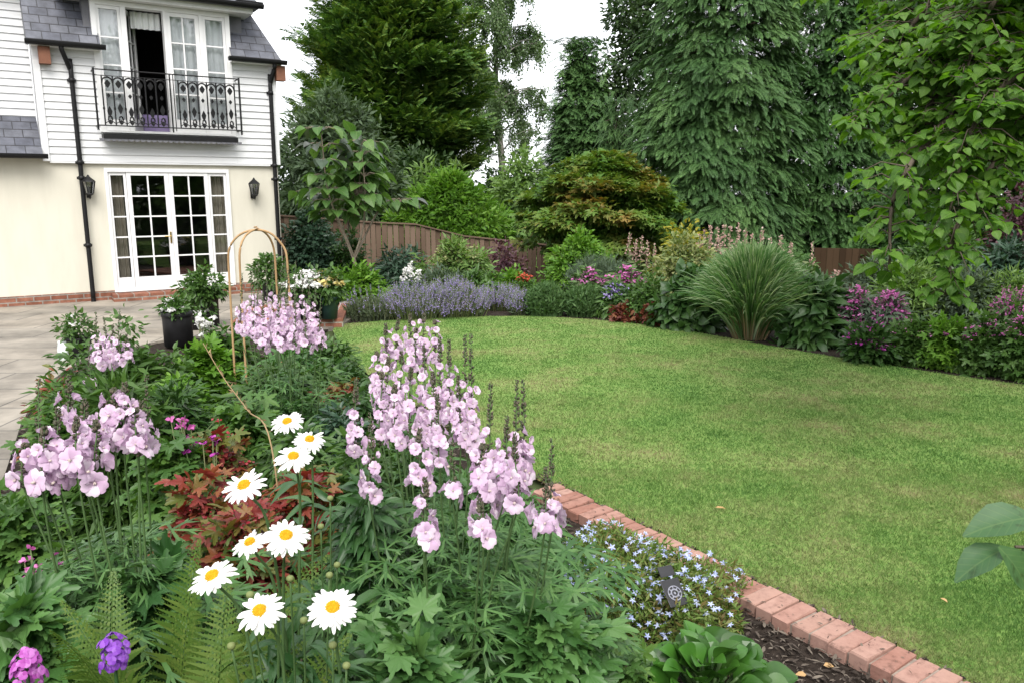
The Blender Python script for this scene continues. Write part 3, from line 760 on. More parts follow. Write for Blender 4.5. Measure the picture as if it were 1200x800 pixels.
# ------------------------------------------------------------------ trees and large shrubs
def wob(phi, h, k, seed):
    r = np.random.default_rng(seed); a = r.uniform(0, 6.28, (5, 2))
    f = r.integers(1, 6, 5); q = r.uniform(1.5, 9, 5)
    return 1 + k*sum(np.sin(f[i]*phi + a[i, 0])*np.sin(q[i]*h + a[i, 1]) for i in range(5))/1.6

def shell(n, base, H_, Rx, Ry, prof, seed, inner=.25, hmin=0.0, bias=.65, amp=.22):
    """n clump centres on a lumpy surface of revolution; returns centres, outward normals, height fraction"""
    hs_ = np.linspace(0, 1, 200); pr = np.interp(hs_, np.linspace(0, 1, len(prof)), prof)
    wgt = np.where(hs_ >= hmin, pr+.06, 0); cdf = np.cumsum(wgt)/wgt.sum()
    h = np.interp(rng.random(n), cdf, hs_)
    phi = rng.uniform(0, 2*math.pi, n)
    front = rng.random(n) < bias
    phi = np.where(front, R(-90)+rng.normal(0, R(62), n), phi)
    rr = np.interp(h, np.linspace(0, 1, len(prof)), prof)*wob(phi, h*6, amp, seed)
    rr = rr*np.where(rng.random(n) < inner, rng.uniform(.45, .9, n), rng.uniform(.9, 1.03, n))
    c = np.stack([np.cos(phi)*rr*Rx, np.sin(phi)*rr*Ry, h*H_], 1) + np.asarray(base)
    slope = -(np.interp(h+.04, np.linspace(0, 1, len(prof)), prof)-np.interp(h-.04, np.linspace(0, 1, len(prof)), prof))/.08
    out = nrm(np.stack([np.cos(phi), np.sin(phi), np.clip(slope*max(Rx, .1)/H_, -.6, 2.5)], 1))
    return c, out, h

DOME = [.72, .92, 1, 1, .95, .82, .6, .3, .02]
BALL = [.35, .7, .92, 1, 1, .92, .75, .48, .05]
CONE = [1, .97, .9, .8, .68, .54, .38, .2, .02]
MOUND = [.95, 1, 1, .97, .9, .78, .6, .36, .04]

def clump_leaves(g, tmpl, c, out, per, spread, size, up=.5, jit=.5, wid=1, droop=.25, mat=0, flat=1.0):
    n = len(c)*per
    ci = np.repeat(np.arange(len(c)), per)
    off = runit(n)*(rng.random((n, 1))**.5)*spread*np.array([1, 1, flat])
    off = off*np.repeat(rng.uniform(.6, 1.35, len(c)), per)[:, None]
    pos = c[ci]+off
    d = nrm(out[ci]*.6 + nrm(off)*.7 + runit(n)*jit + np.array([0, 0, -.12]))
    upv = nrm(np.array([0, 0, up]) + out[ci]*.5 + runit(n)*jit)
    place(g, tmpl, pos, d, upv, size*rng.uniform(.65, 1.25, n), wid, droop, mat)

BARK = surfmat('bark', (.05,.04,.03), (.11,.09,.07), 14, .95, .6, .1, stretch=(1,1,.25), bdist=.03)
BARKP = surfmat('pale_bark', (.16,.13,.10), (.28,.24,.19), 14, .9, .4, .1, stretch=(1,1,.3))
BIRCHB = surfmat('birch_bark', (.10,.09,.08), (.34,.32,.29), 5, .9, .4, .1, stretch=(1,1,2.5))

def limbs(g, base, top, r0, n, reach, seed, mat=0, start=.3, rise=.5, wig=.05):
    r = np.random.default_rng(seed); base = np.asarray(base, float); top = np.asarray(top, float)
    t = np.linspace(0, 1, 9)[:, None]; Hh = np.linalg.norm(top-base)
    C = base+(top-base)*t + np.cumsum(r.normal(0, wig*Hh/9, (9, 3)), 0)*np.array([1, 1, .2])
    tubes(g, [C], np.linspace(r0, r0*.12, 9), 8, mat)
    for i in range(n):
        f = start+(1-start)*(i+.5)/n*.95; p = np.array([np.interp(f*8, np.arange(9), C[:, k]) for k in range(3)])
        a = i*2.4+r.uniform(-.4, .4); L_ = reach*(1-.55*f)*r.uniform(.75, 1.15)
        e = p+np.array([math.cos(a)*L_, math.sin(a)*L_, L_*rise]); mid = (p+e)/2+np.array([0, 0, L_*.10])+r.normal(0, .05*L_, 3)
        B = bez([p, mid, e], 5); tubes(g, [B], np.linspace(r0*.4*(1-.6*f), r0*.06, len(B)), 5, mat)

def zbase(p): return float(terr(p[0], p[1]))

def bbox_plant(px0, px1, ptop, d):
    """centre x, y, half width and top height for something spanning px0..px1 with its top at ptop, d away"""
    c = P((px0+px1)/2, ptop, d); hw = (px1-px0)/2/FPX*d
    return c[0], c[1], hw, c[2]

def tree(name, label, cat, px0, px1, ptop, d, tmpl, mat, nclump, per, spread, size, prof=BALL, hmin=.0, group=None, zlow=None, ry=.9, seed=1, bark=None,
         up=.5, jit=.5, inner=.25, trunk_r=.16, nl=9, flat=1., bias=.65, amp=.22, wid=1, droop=.25, kindpart='crown'):
    x, y, hw, zt_ = bbox_plant(px0, px1, ptop, d); b = np.array([x, y, zbase((x, y))])
    zl = b[2] if zlow is None else b[2]+zlow
    o = thing(name, label, cat, b, 0, group); g = Geo()
    c, out, h = shell(nclump, (x, y, zl), zt_-zl-spread*.5, max(hw-spread*.55, .05), max(hw*ry-spread*.5, .05), prof, seed, inner, hmin, bias, amp)
    clump_leaves(g, tmpl, c, out, per, spread, size, up, jit, wid, droop, flat=flat)
    g.build(kindpart, mat, o, b, smooth=False)
    g = Geo(); limbs(g, b-np.array([0, 0, .1]), (x, y, zl+(zt_-zl)*.85), trunk_r, nl, hw*.75, seed)
    g.build('trunk' if trunk_r > .05 else 'stem', bark or BARK, o, b, smooth=True)
    return o

# --- conifers
def conifer(label, px0, px1, ptop, d, mat, nb, per, bl, size, prof, seed, tmpl, dz=-.25, updir=0., hmin=0, name='conifer_tree', group=None, ry=.9, flat=.5, side=.55, amp=.12, zlow=0, bias=.7, wmul=1.):
    x, y, hw, zt_ = bbox_plant(px0, px1, ptop, d); b = np.array([x, y, zbase((x, y))])
    o = thing(name, label, 'conifer', b, 0, group)
    c, out, h = shell(nb, (x, y, b[2]+zlow), zt_-b[2]-zlow, hw-size*.3, hw*ry-size*.3, prof, seed, .45, hmin, bias, amp)
    oh = nrm(out*np.array([1, 1, 0])+1e-6)
    n = nb*per; ci = np.repeat(np.arange(nb), per)
    s_ = rng.random(n)**.7                                   # place along the bough, 1 = tip
    lat = np.cross(oh, [0, 0, 1.])
    la = rng.normal(0, 1, n)*side*bl*(1-.4*s_)
    bs = rng.uniform(.7, 1.3, nb)[ci]
    pos = c[ci]-oh[ci]*((1-s_)*bl*bs)[:, None]*.9+lat[ci]*(la*bs)[:, None]
    pos[:, 2] += (dz*s_**2*bl - np.abs(la)*.25 + rng.normal(0, .10, n)*bl*flat)*1.0 + updir*s_*bl
    dr = nrm(oh[ci]*1.0+lat[ci]*(np.sign(la)*rng.uniform(.1, .9, n))[:, None]+np.array([0, 0, 1.])*(dz*.9+updir+rng.normal(0, .22, n))[:, None]+runit(n)*.34)
    upv = nrm(np.array([0, 0, 1.])+runit(n)*.6+oh[ci]*.35)
    g = Geo(); place(g, tmpl, pos, dr, upv, size*rng.uniform(.6, 1.3, n), rng.uniform(.42, .85, n)*wmul)
    g.build('foliage', mat, o, b)
    g = Geo(); limbs(g, b-[0, 0, .2], (x, y, zt_-.3), .05+hw*.07, 22, hw*.8, seed, start=.08, rise=-.05, wig=.01); g.build('trunk', BARK, o, b, smooth=True)
    return o

M_LAW = leafmat('cypress_green', [(.024,.066,.018), (.050,.114,.031), (.094,.176,.050)], .6, .15, .25, .8, .5)
M_LAW2 = leafmat('cypress_dark', [(.024,.068,.016), (.040,.10,.024), (.062,.13,.034)], .6, .15, .25, .8, .5)
M_GOLD = leafmat('cypress_gold', [(.030,.076,.016), (.062,.13,.022), (.165,.225,.036)], .6, .2, .25, .6, .4)
M_BLUE = leafmat('blue_conifer', [(.045,.095,.065), (.065,.125,.085), (.09,.155,.10)], .6, .15, .25, .8, .4)
M_DK = leafmat('dark_tree', [(.020,.045,.014), (.035,.07,.02), (.055,.095,.028)], .55, .2, .3, .5, .5)

conifer('tall blue-green cypress with drooping sprays behind the ornamental grass', 742, 985, -330, 20, M_LAW, 1150, 32, .85, .31, [1, 1, .97, .92, .84, .74, .62, .48, .32, .03], 3, SPRAY_D, -.40, hmin=.0, group=None)
conifer('dark green dense cypress overhung by the broad-leaved branch on the right', 905, 1085, -300, 21.5, M_LAW2, 1000, 26, .8, .31, [1, 1, .98, .95, .9, .82, .7, .5, .3, .03], 4, SPRAY_D, -.30, zlow=1.0)
conifer('golden green broad cypress with upswept plumes, beside the house', 352, 562, -45, 30, M_GOLD, 1000, 34, 1.15, .46, [.62, .8, .95, 1, 1, .97, .9, .78, .55, .2], 5, SPRAY_L, -.02, .60, flat=.9, side=.45, amp=.24, wmul=1.6)
conifer('pointed dark conifer standing alone right of the birch', 622, 742, 38, 33, M_LAW, 620, 26, 1.0, .46, CONE, 6, SPRAY_D, -.1, .08, amp=.15)
conifer('smaller softer conifer in front of the pointed dark one', 676, 770, 108, 25, M_LAW, 230, 18, .7, .36, [1, 1, .95, .85, .7, .55, .35, .15, .03], 7, SPRAY_T, -.25, .05)
tree('dark_tree', 'dark broad tree rising against the sky left of the tallest cypress', 'tree', 700, 850, -90, 34, LEAF, M_DK, 460, 44, .7, .26, BALL, seed=8, nl=12, trunk_r=.3)
# birch: slim, airy, hanging twigs
M_BIR = leafmat('birch_leaf', [(.055,.10,.035), (.085,.145,.055), (.13,.19,.085)], .5, .3, .3, .6, .3)
x, y, hw, zt_ = bbox_plant(532, 668, -90, 38); b = np.array([x-.55, y, zbase((x, y))])
o = thing('birch_tree', 'tall airy birch with hanging twigs against the white sky', 'birch tree', b)
g = Geo(); gl = Geo(); r = np.random.default_rng(9)
H0 = zt_-b[2]; C = np.array([b+np.array([.15*math.sin(i*.9)-.02*i, 0, H0*i/10]) for i in range(11)]); tubes(g, [C], np.linspace(.22, .03, 11), 8)
tw = []
for i in range(46):
    f = .30+.68*i/46; p = np.array([np.interp(f*10, np.arange(11), C[:, k]) for k in range(3)])
    a = r.uniform(0, 6.28); L_ = hw*(1.15 if f < .75 else .8)*r.uniform(.5, 1.0)
    e = p+np.array([math.cos(a)*L_+.25, math.sin(a)*L_, L_*r.uniform(.2, .7)])
    B = bez([p, (p+e)/2+[0, 0, .3], e], 5); tubes(g, [B], np.linspace(.05, .012, len(B)), 4)
    for k in range(9):
        q = B[int(r.integers(3, len(B)))]; dl = r.uniform(.5, 1.7)
        e2 = q+np.array([r.normal(0, .3), r.normal(0, .3), -dl]); tw.append((q, (q+e2)/2+[r.normal(0, .12), r.normal(0, .12), .12], e2))
tw = np.array(tw); tubes(g, tw, np.array([.009, .006, .004]), 3)
n = len(tw)*120; ti = np.repeat(np.arange(len(tw)), 120); t = rng.random(n)[:, None]
pos = (1-t)**2*tw[ti, 0]+2*t*(1-t)*tw[ti, 1]+t*t*tw[ti, 2]+rng.normal(0, .10, (n, 3))
d = nrm(runit(n)*.7+[0, 0, -.7]); place(gl, TINY, pos, d, runit(n), rng.uniform(.09, .16, n), 1.1)
gl.build('crown', M_BIR, o, b); g.build('trunk', BIRCHB, o, b, smooth=True)

# --- big shrubs behind the fence
M_GRY = leafmat('greygreen_leaf', [(.045,.075,.038), (.065,.105,.052), (.095,.14,.07)], .55, .25, .3, .5, .4)
M_BRI = leafmat('bright_leaf', [(.06,.15,.014), (.095,.21,.022), (.15,.27,.035)], .5, .3, .3, .6, .35)
M_PALE = leafmat('pale_leaf', [(.085,.16,.04), (.13,.22,.06), (.19,.29,.09)], .5, .3, .3, .6, .35)
M_MID = leafmat('mid_leaf', [(.035,.085,.016), (.055,.12,.024), (.085,.16,.035)], .45, .28, .4, .7, .35)
M_DEEP = leafmat('deep_leaf', [(.022,.06,.014), (.035,.085,.02), (.055,.115,.028)], .42, .25, .4, .7, .35)
M_SAGE = leafmat('sage_leaf', [(.06,.095,.06), (.085,.125,.08), (.12,.16,.10)], .6, .25, .3, .7, .35)
M_TEAL = leafmat('bluegreen_leaf', [(.025,.06,.035), (.04,.085,.05), (.06,.11,.07)], .4, .2, .45, .7, .35)
tree('large_shrub', 'tall grey-green feathery shrub beside the corner of the house', 'shrub', 318, 462, 106, 22, NARROW, M_GRY, 330, 60, .38, .24, [.8, .95, 1, 1, .95, .85, .7, .45, .1], seed=12, trunk_r=.1, up=.2, jit=.7, wid=1.6)
tree('hedge_shrub', 'bright green loose hedge shrub leaning over the wooden fence', 'shrub', 452, 596, 203, 20.5, NARROW, M_BRI, 420, 60, .28, .20, [.95, 1, 1, .95, .9, .8, .65, .4, .1], seed=13, trunk_r=.06, up=.2, jit=.6, wid=1.9, ry=.6)
tree('large_shrub', 'pale green airy shrub between the hedge and the copper maple', 'shrub', 556, 672, 176, 22, LEAF, M_PALE, 190, 40, .36, .17, MOUND, seed=14, trunk_r=.08)
tree('large_shrub', 'light lime shrub directly behind the copper maple', 'shrub', 640, 735, 176, 21, LEAF, M_PALE, 170, 40, .34, .15, MOUND, seed=15, trunk_r=.08)
tree('dark_tree', 'low dark laurel thicket under the golden cypress', 'tree', 415, 560, 172, 27, LEAF, M_DK, 240, 34, .5, .2, MOUND, seed=16, trunk_r=.1)
tree('dark_tree', 'dark bushy tree filling the gap below the birch', 'tree', 535, 655, 190, 29, LEAF, M_DK, 200, 34, .5, .2, MOUND, seed=17, trunk_r=.1)
tree('large_shrub', 'pale arching shrub with drooping tips in front of the dark laurel', 'shrub', 455, 530, 178, 23, NARROW, M_PALE, 80, 40, .36, .24, DOME, seed=18, trunk_r=.05, wid=1.5)
tree('dark_tree', 'pale tipped conifer-like bush low between the hedge and birch', 'tree', 505, 570, 185, 24, NARROW, M_PALE, 50, 36, .36, .22, DOME, seed=19, trunk_r=.05, wid=1.4)

# far right background
tree('background_tree', 'dark green broadleaf tree behind the overhanging branch', 'tree', 1035, 1205, -180, 26, LEAF, M_DEEP, 700, 44, .6, .24, BALL, seed=20, trunk_r=.25, nl=12)
tree('background_tree', 'dense leafy tree at the far right edge behind the border', 'tree', 1130, 1330, -150, 22, LEAF, M_MID, 600, 44, .55, .22, BALL, seed=21, trunk_r=.25, nl=12)
tree('large_shrub', 'dark shadowy shrub right of the brown fence panel', 'shrub', 1015, 1110, 205, 17, LEAF, M_DEEP, 160, 36, .32, .15, MOUND, seed=22, trunk_r=.05)
tree('large_shrub', 'blue-green shrub at the right behind the pale perennials', 'shrub', 1135, 1235, 285, 11.5, LANCE, M_TEAL, 90, 40, .22, .16, MOUND, seed=23, trunk_r=.03)
tree('large_shrub', 'olive green shrub far right under the branch tips', 'shrub', 1060, 1160, 262, 15, LEAF, M_MID, 130, 40, .28, .12, MOUND, seed=24, trunk_r=.04)
M_PUR = leafmat('purple_leaf', [(.05,.018,.03), (.08,.03,.045), (.11,.05,.06)], .45, .25, .4, .7, .3)
tree('purple_shrub', 'plum purple leaved shrub cut by the right edge of the photo', 'shrub', 1172, 1225, 215, 12, LEAF, M_PUR, 60, 36, .2, .09, BALL, seed=25, trunk_r=.03)

# copper maple: tiered, feathery, orange over green
M_ACE = leafmat('maple_copper', [(.055,.14,.02), (.085,.178,.026), (.125,.175,.032), (.22,.15,.036)], .5, .35, .3, .9, .6, (1.3, 1.1, .5))
x, y, hw, zt_ = bbox_plant(614, 798, 174, 16.5); b = np.array([x, y, zbase((x, y))]); o = thing('maple_tree', 'copper and olive Japanese maple with tiered feathery branches', 'maple tree', b)
c, out, h = shell(330, (x, y, b[2]+.95), zt_-b[2]-1.05, hw-.2, hw*.8, [.75, .9, 1, 1, .95, .82, .62, .42, .1], 31, .3, 0, .7, .3)
g = Geo(); clump_leaves(g, PALM5, c, out, 44, .34, .13, 1.0, .45, flat=.32, droop=.3); g.build('crown', M_ACE, o, b)
g = Geo(); limbs(g, b-[0, 0, .1], (x, y, zt_-.3), .07, 14, hw*.9, 31, start=.15, rise=.35, wig=.1); g.build('trunk', BARK, o, b, smooth=True)

# --- the wooden fence
FENCE = leafmat('fence_board', [(.075,.05,.036), (.12,.082,.06), (.17,.12,.09)], .9, 0, .1, 1.5, .25)
fp = [P(300, 252, 17.6), P(440, 262, 17.8), P(487, 264, 18.1), P(545, 278, 18.6), P(640, 288, 19.2)]
fo = thing('garden_fence', 'brown vertical board fence stepping down behind the border', 'fence', (fp[0][0], fp[0][1], zbase(fp[0])))
for i in range(len(fp)-1):
    a, c_ = fp[i], fp[i+1]; g = Geo(); L_ = np.linalg.norm((c_-a)[:2]); nb = max(2, int(L_/.115)); t2 = nrm((c_-a)[:2]); n2 = np.array([-t2[1], t2[0]])
    for k in range(nb):
        f0, f1 = k/nb+.06/nb, (k+1)/nb-.06/nb; p0 = a+(c_-a)*f0; p1 = a+(c_-a)*f1; off = (.0 if k % 2 else .02)
        za = p0[2]+random.gauss(0, .004); zb_ = zbase(p0)-.1
        q0 = p0[:2]+n2*off; q1 = p1[:2]+n2*off
        g.prism([(*q0, zb_), (*q1, zb_), (*q1, za), (*q0, za)], (n2[0]*.018, n2[1]*.018, 0))
    g.build('fence_panel', FENCE, fo, fo.location)
    g = Geo(); g.prism([(*(a[:2]-n2*.03), a[2]+.005), (*(c_[:2]-n2*.03), c_[2]+.005), (*(c_[:2]-n2*.03), c_[2]+.035), (*(a[:2]-n2*.03), a[2]+.035)], (n2[0]*.09, n2[1]*.09, 0)); g.build('cap_rail', FENCE, fo, fo.location)
fp2 = [P(955, 288, 17.2), P(1045, 292, 16.8)]
FEN2 = leafmat('shaded_brown_board', [(.028,.018,.011), (.045,.028,.017), (.06,.038,.023)], .95, 0, .05, 1.5, .2)  # brown boards darkened: the shade they stand in is put into the colour
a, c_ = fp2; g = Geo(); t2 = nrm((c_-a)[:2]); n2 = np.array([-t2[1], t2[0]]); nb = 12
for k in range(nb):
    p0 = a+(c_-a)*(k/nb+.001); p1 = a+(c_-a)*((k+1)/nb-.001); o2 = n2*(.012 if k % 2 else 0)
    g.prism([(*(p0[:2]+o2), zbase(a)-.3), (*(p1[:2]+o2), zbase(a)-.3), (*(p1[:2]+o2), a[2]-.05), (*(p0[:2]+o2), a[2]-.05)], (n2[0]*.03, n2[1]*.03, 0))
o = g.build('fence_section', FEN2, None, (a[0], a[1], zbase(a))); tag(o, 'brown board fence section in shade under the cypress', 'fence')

# --- young broad-leaved tree in front of the fence
M_CAT = leafmat('catalpa_leaf', [(.045,.115,.025), (.07,.15,.035), (.11,.20,.05)], .45, .35, .35, 1, .3, veins=.4)
M_CAT2 = leafmat('catalpa_young_leaf', [(.045,.075,.045), (.06,.085,.055), (.06,.065,.06)], .35, .2, .55, 1, .3)
b = G(416, 350); dd = b[1]
o = thing('young_tree', 'slender young tree with large heart shaped leaves and purplish young growth', 'tree', b)
g = Geo(); gl = Geo(); gy = Geo(); r = np.random.default_rng(4)
fork = P(416, 312, dd+.0)
k3 = dd*cp+1.0
def cpx(px, py, dz=0): return P(px, py, (b[1])/(cp)+dz*.0+.25)+np.array([0, dz, 0])
tubes(g, [bez([b, cpx(416, 320), cpx(415, 300)], 6)], np.linspace(.03, .022, 13), 8)
stems = [[(415, 302), (408, 270), (396, 225), (394, 160)], [(415, 302), (428, 265), (432, 220), (430, 172)], [(415, 306), (400, 268), (384, 240), (362, 228)], [(416, 302), (440, 250), (456, 240), (466, 238)], [(408, 270), (405, 240), (412, 200), (408, 190)]]
for s_i, st in enumerate(stems):
    B = bez([cpx(px, py, (s_i-2)*.18*j) for j, (px, py) in enumerate(st)], 8); tubes(g, [B], np.linspace(.019, .007, len(B)), 6)
    for k in range(8, len(B), 2):
        for q in range(7 if s_i in (2, 3) else 11):
            if k < len(B)*.42: continue
            a = r.uniform(0, 6.28); dv = np.array([math.cos(a), math.sin(a), -.05]); pet = r.uniform(.12, .32)
            tip = B[k]+dv*pet+[0, 0, .06]; tubes(g, [[B[k], (B[k]+tip)/2+[0, 0, .05], tip]], .005, 3)
            young = k > len(B)-6 and r.random() < .55
            place(gy if young else gl, HEART, [tip], [nrm(dv+[0, 0, r.uniform(-.5, .1)])], [[dv[0]*.35+r.normal(0, .3), dv[1]*.35+r.normal(0, .3), 1]], [r.uniform(.16, .27)], .9, .2)
    place(gy, HEART, np.repeat(B[-1:], 5, 0), runit(5)*[1, 1, .3]+[0, 0, .5], runit(5)+[0, 0, 1], r.uniform(.12, .22, 5), .8, .2)
n = 120; q = runit(n)*rng.random((n, 1))**.45; q[:, 2] = np.abs(q[:, 2]+.15)*np.sign(q[:, 2]+.6)
ct = cpx(418, 212); pos = ct+q*[.46, .42, .74]; ax_ = nrm(q*[1, 1, .2]+runit(n)*.4)
place(gl, HEART, pos, nrm(ax_+[0, 0, -.25]), nrm(ax_*.4+[0, 0, 1]+runit(n)*.3), rng.uniform(.15, .27, n), .9, .2)
st_ = np.stack([np.repeat((ct-[0, 0, .5])[None], 24, 0)+rng.normal(0, .04, (24, 3)), (pos[:24]+ct-[0, 0, .3])/2, pos[:24]], 1); tubes(g, st_, np.array([.010, .008, .004]), 4)
g.build('trunk', BARKP, o, b, smooth=True); set_luv(gl.build('foliage', M_CAT, o, b, smooth=True), HEART); gy.build('young_foliage', M_CAT2, o, b, smooth=True)

# --- branch of the big broad-leaved tree reaching in from the right
M_HAZ = leafmat('lime_leaf', [(.040,.11,.012), (.065,.15,.017), (.105,.21,.028)], .48, .45, .28, 1.2, .2, (1.4, 1.6, .4), veins=.5)
b = np.array([5.6, 5.0, 0]); o = thing('broadleaf_tree', 'round-leaved tree reaching its drooping leafy branch in from the right', 'tree', b)
g = Geo(); gl = Geo(); r = np.random.default_rng(21)
tr = bez([b, b+[.1, 0, 2], b+[-.1, .1, 3.6], b+[.2, 0, 6]], 6); tubes(g, [tr], np.linspace(.22, .1, len(tr)), 10)
D0 = 4.7
br = [[(1330, -60, 5.6), (1180, 20, 5.2), (1080, 80, 4.9), (1005, 150, 4.7)], [(1330, -20, 5.4), (1200, 60, 5.), (1110, 140, 4.7), (1050, 225, 4.5), (1042, 315, 4.45)],
      [(1340, 20, 5.2), (1230, 110, 4.9), (1160, 200, 4.6), (1120, 270, 4.5), (1108, 345, 4.4)], [(1330, -90, 5.8), (1220, -70, 5.6), (1120, -20, 5.4), (1062, 40, 5.2), (1050, 95, 5.1)],
      [(1340, 60, 5.), (1260, 120, 4.8), (1205, 150, 4.7), (1180, 195, 4.6)], [(1330, -100, 5.2), (1230, -60, 4.9), (1160, 10, 4.7), (1130, 90, 4.6)],
      [(1340, -120, 5.9), (1160, -110, 5.8), (1040, -60, 5.7), (985, -14, 5.6)], [(1330, 30, 5.6), (1240, 60, 5.5), (1160, 110, 5.4), (1095, 180, 5.3), (1070, 255, 5.2)],
      [(1320, -40, 5.0), (1220, 0, 5.0), (1150, 60, 4.9), (1085, 130, 4.9), (1062, 190, 4.8)], [(1340, 40, 5.5), (1280, 60, 5.3), (1215, 100, 5.2), (1165, 150, 5.1), (1130, 220, 5.)],
      [(1330, -10, 4.6), (1270, 50, 4.5), (1190, 90, 4.5), (1140, 150, 4.45), (1112, 250, 4.4)]]
for bi, pts in enumerate(br):
    B = bez([tr[10]+(P(*pts[0])-tr[10])*.0] + [P(*q) for q in pts], 9); B[0] = tr[9+bi % 6]
    tubes(g, [B], np.linspace(.045, .006, len(B)), 5)
    n0 = int(len(B)*.34)
    for k in range(n0, len(B)):
        nt_ = 4 if B[k][2] > 2.6 else (3 if B[k][2] > 2.0 else 1+int(k % 2))
        for q in range(nt_):
            a = nrm(runit(1)[0]*np.array([1, 1, .28])+np.array([-.25, -.1, -.06])); hi_ = B[k][2] > 2.5
            tl_ = r.uniform(.20, .52)*(1 if hi_ else .62)*(1 if k < len(B)-6 else .6)
            tip = B[k]+a*tl_-[0, 0, .16*tl_]; mid = B[k]+a*tl_*.5+[0, 0, .03]
            tubes(g, [[B[k], mid, tip]], np.array([.005, .0035, .0015]), 4)
            m_ = int(5+tl_*17); t = np.linspace(.22, 1, m_)[:, None]; pp = B[k]*(1-t)**2+2*t*(1-t)*mid+t*t*tip
            sd_ = np.where(np.arange(m_) % 2 == 0, 1., -1.)[:, None]; lat = nrm(np.cross(a, [0, 0, 1.])); sd_[-1] = 0
            dv = nrm(a*.55+lat*sd_*.85+np.array([0, 0, 1.])*r.uniform(-.55, .05, (m_, 1))+runit(m_)*.2)
            place(gl, ROUND, pp+dv*.02, dv, nrm(np.array([0, -.05, 1])+runit(m_)*.38), r.uniform(.036, .086, m_)*(1-.3*(t[:, 0] > .9)), r.uniform(.85, 1.1, m_), r.uniform(0, .35, m_))
set_luv(gl.build('foliage', M_HAZ, o, b, smooth=True), ROUND); g.build('trunk', BARK, o, b, smooth=True)

# trees on the right-hand side of the garden, outside the frame: the house windows mirror them
for i, (x_, y_, h_, w_, lab) in enumerate(((11, 2.5, 9, 3.2, 'tall leafy garden tree to the right of the lawn'), (9.5, -3.5, 8, 3, 'leafy garden tree behind the photographer on the right'), (14, 6.5, 10, 3.4, 'large leafy tree beyond the right end of the border'), (12.5, -.9, 9, 3.2, 'tall leafy tree between the two garden trees on the right'), (15, -5.5, 10, 4, 'broad leafy tree far behind the photographer on the right'), (6.5, -8, 9, 3.6, 'leafy tree directly behind the photographer'))):
    b = np.array([x_, y_, 0.]); o = thing('garden_tree', lab, 'tree', b)
    c, out, h = shell(260, (x_, y_, .3), h_, w_, w_, [.8,.95,1,1,.95,.85,.65,.4,.1], 400+i, .3, 0, 0, .25)
    g = Geo(); clump_leaves(g, LEAF, c, out, 30, .75, .30); g.build('crown', M_MID, o, b)
    g = Geo(); limbs(g, b-[0, 0, .1], (x_, y_, h_*.85), .2, 10, w_*.75, 400+i); g.build('trunk', BARK, o, b, smooth=True)
# ------------------------------------------------------------------ far border plants
BORDER = 'perennials of the far border'
def bush(name, label, cat, px0, px1, ptop, pbase, tmpl, mat, nclump, per, spread, size, prof=MOUND, seed=1, up=.6, jit=.55, wid=1, ry=.8, d=None, droop=.25, group=None, inner=.35, flat=1., amp=.25, stem=.012, bias=.6, zlow=0):
    if d is None: d = G((px0+px1)/2, pbase)[1]/cp+.45
    x, y, hw, zt_ = bbox_plant(px0, px1, ptop, d); b = np.array([x, y, zbase((x, y))])
    o = thing(name, label, cat, b, 0, group); g = Geo()
    H_ = max(zt_-b[2]-zlow, .1)
    c, out, h = shell(nclump, (x, y, b[2]+zlow), H_-spread*.4, max(hw-spread*.5, .04), max(hw*ry-spread*.5, .04), prof, seed, inner, 0, bias, amp)
    c[:, 2] = np.maximum(c[:, 2], b[2]+.03)
    clump_leaves(g, tmpl, c, out, per, spread, size, up, jit, wid, droop, flat=flat)
    g.build('foliage', mat, o, b)
    g = Geo(); k = 9; e = c[rng.integers(0, len(c), k)]; s0 = b+np.stack([rng.normal(0, hw*.12, k), rng.normal(0, hw*.12, k), np.zeros(k)-.02], 1)
    tubes(g, np.stack([s0, (s0+e)/2+[0, 0, .08*H_], e], 1), np.array([stem, stem*.8, stem*.5]), 5); g.build('stem', BARK, o, b)
    o['hw'] = hw; o['H'] = H_
    return o, b, hw, H_

def flowers_over(o, b, hw, H_, n, mat, size, part='flowers', spike=0, prof=MOUND, tmpl=None, lo=.55, seed=1, ry=.8, lift=.05, per=14, front=.6, up=True):
    """small blossoms (or short spikes of them) carried on thin stalks above a plant"""
    g = Geo(); gs = Geo()
    c, out, h = shell(n, b, H_, hw, hw*ry, prof, seed, 0, lo, front, .15)
    c[:, 2] += lift*rng.uniform(0, 1, n)
    tmpl = tmpl or TINY
    if spike:
        ci = np.repeat(np.arange(n), per); t = rng.random(n*per)
        sl_ = spike*rng.uniform(.6, 1.2, n)[ci]
        dv = nrm(out*.5+[0, 0, 1.])[ci]
        pos = c[ci]+dv*(t*sl_)[:, None]+rng.normal(0, size*.35, (n*per, 3))*(1.1-t)[:, None]
        place(g, tmpl, pos, nrm(runit(n*per)+dv*.5), runit(n*per), size*(1.15-.6*t), 1.2)
        tubes(gs, np.stack([c-dv[::per]*spike*1.6, c, c+dv[::per]*spike], 1), np.array([.004, .003, .002])*max(1, size/.02), 3)
    else:
        ci = np.repeat(np.arange(n), per)
        pos = c[ci]+runit(n*per)*size*np.array([1.3, 1.3, .5])
        place(g, tmpl, pos, runit(n*per)*[1, 1, .5], np.array([0, -.3, 1.])+runit(n*per)*.6, size*rng.uniform(.6, 1.2, n*per), 1.3)
        tubes(gs, np.stack([c-out*.18-[0, 0, .12], c-out*.08, c], 1), np.array([.004, .003, .002]), 3)
    f = g.build(part, mat, o, b); f['kind'] = 'stuff'
    gs.build('stalks', STALK, o, b)['kind'] = 'stuff'
    return f

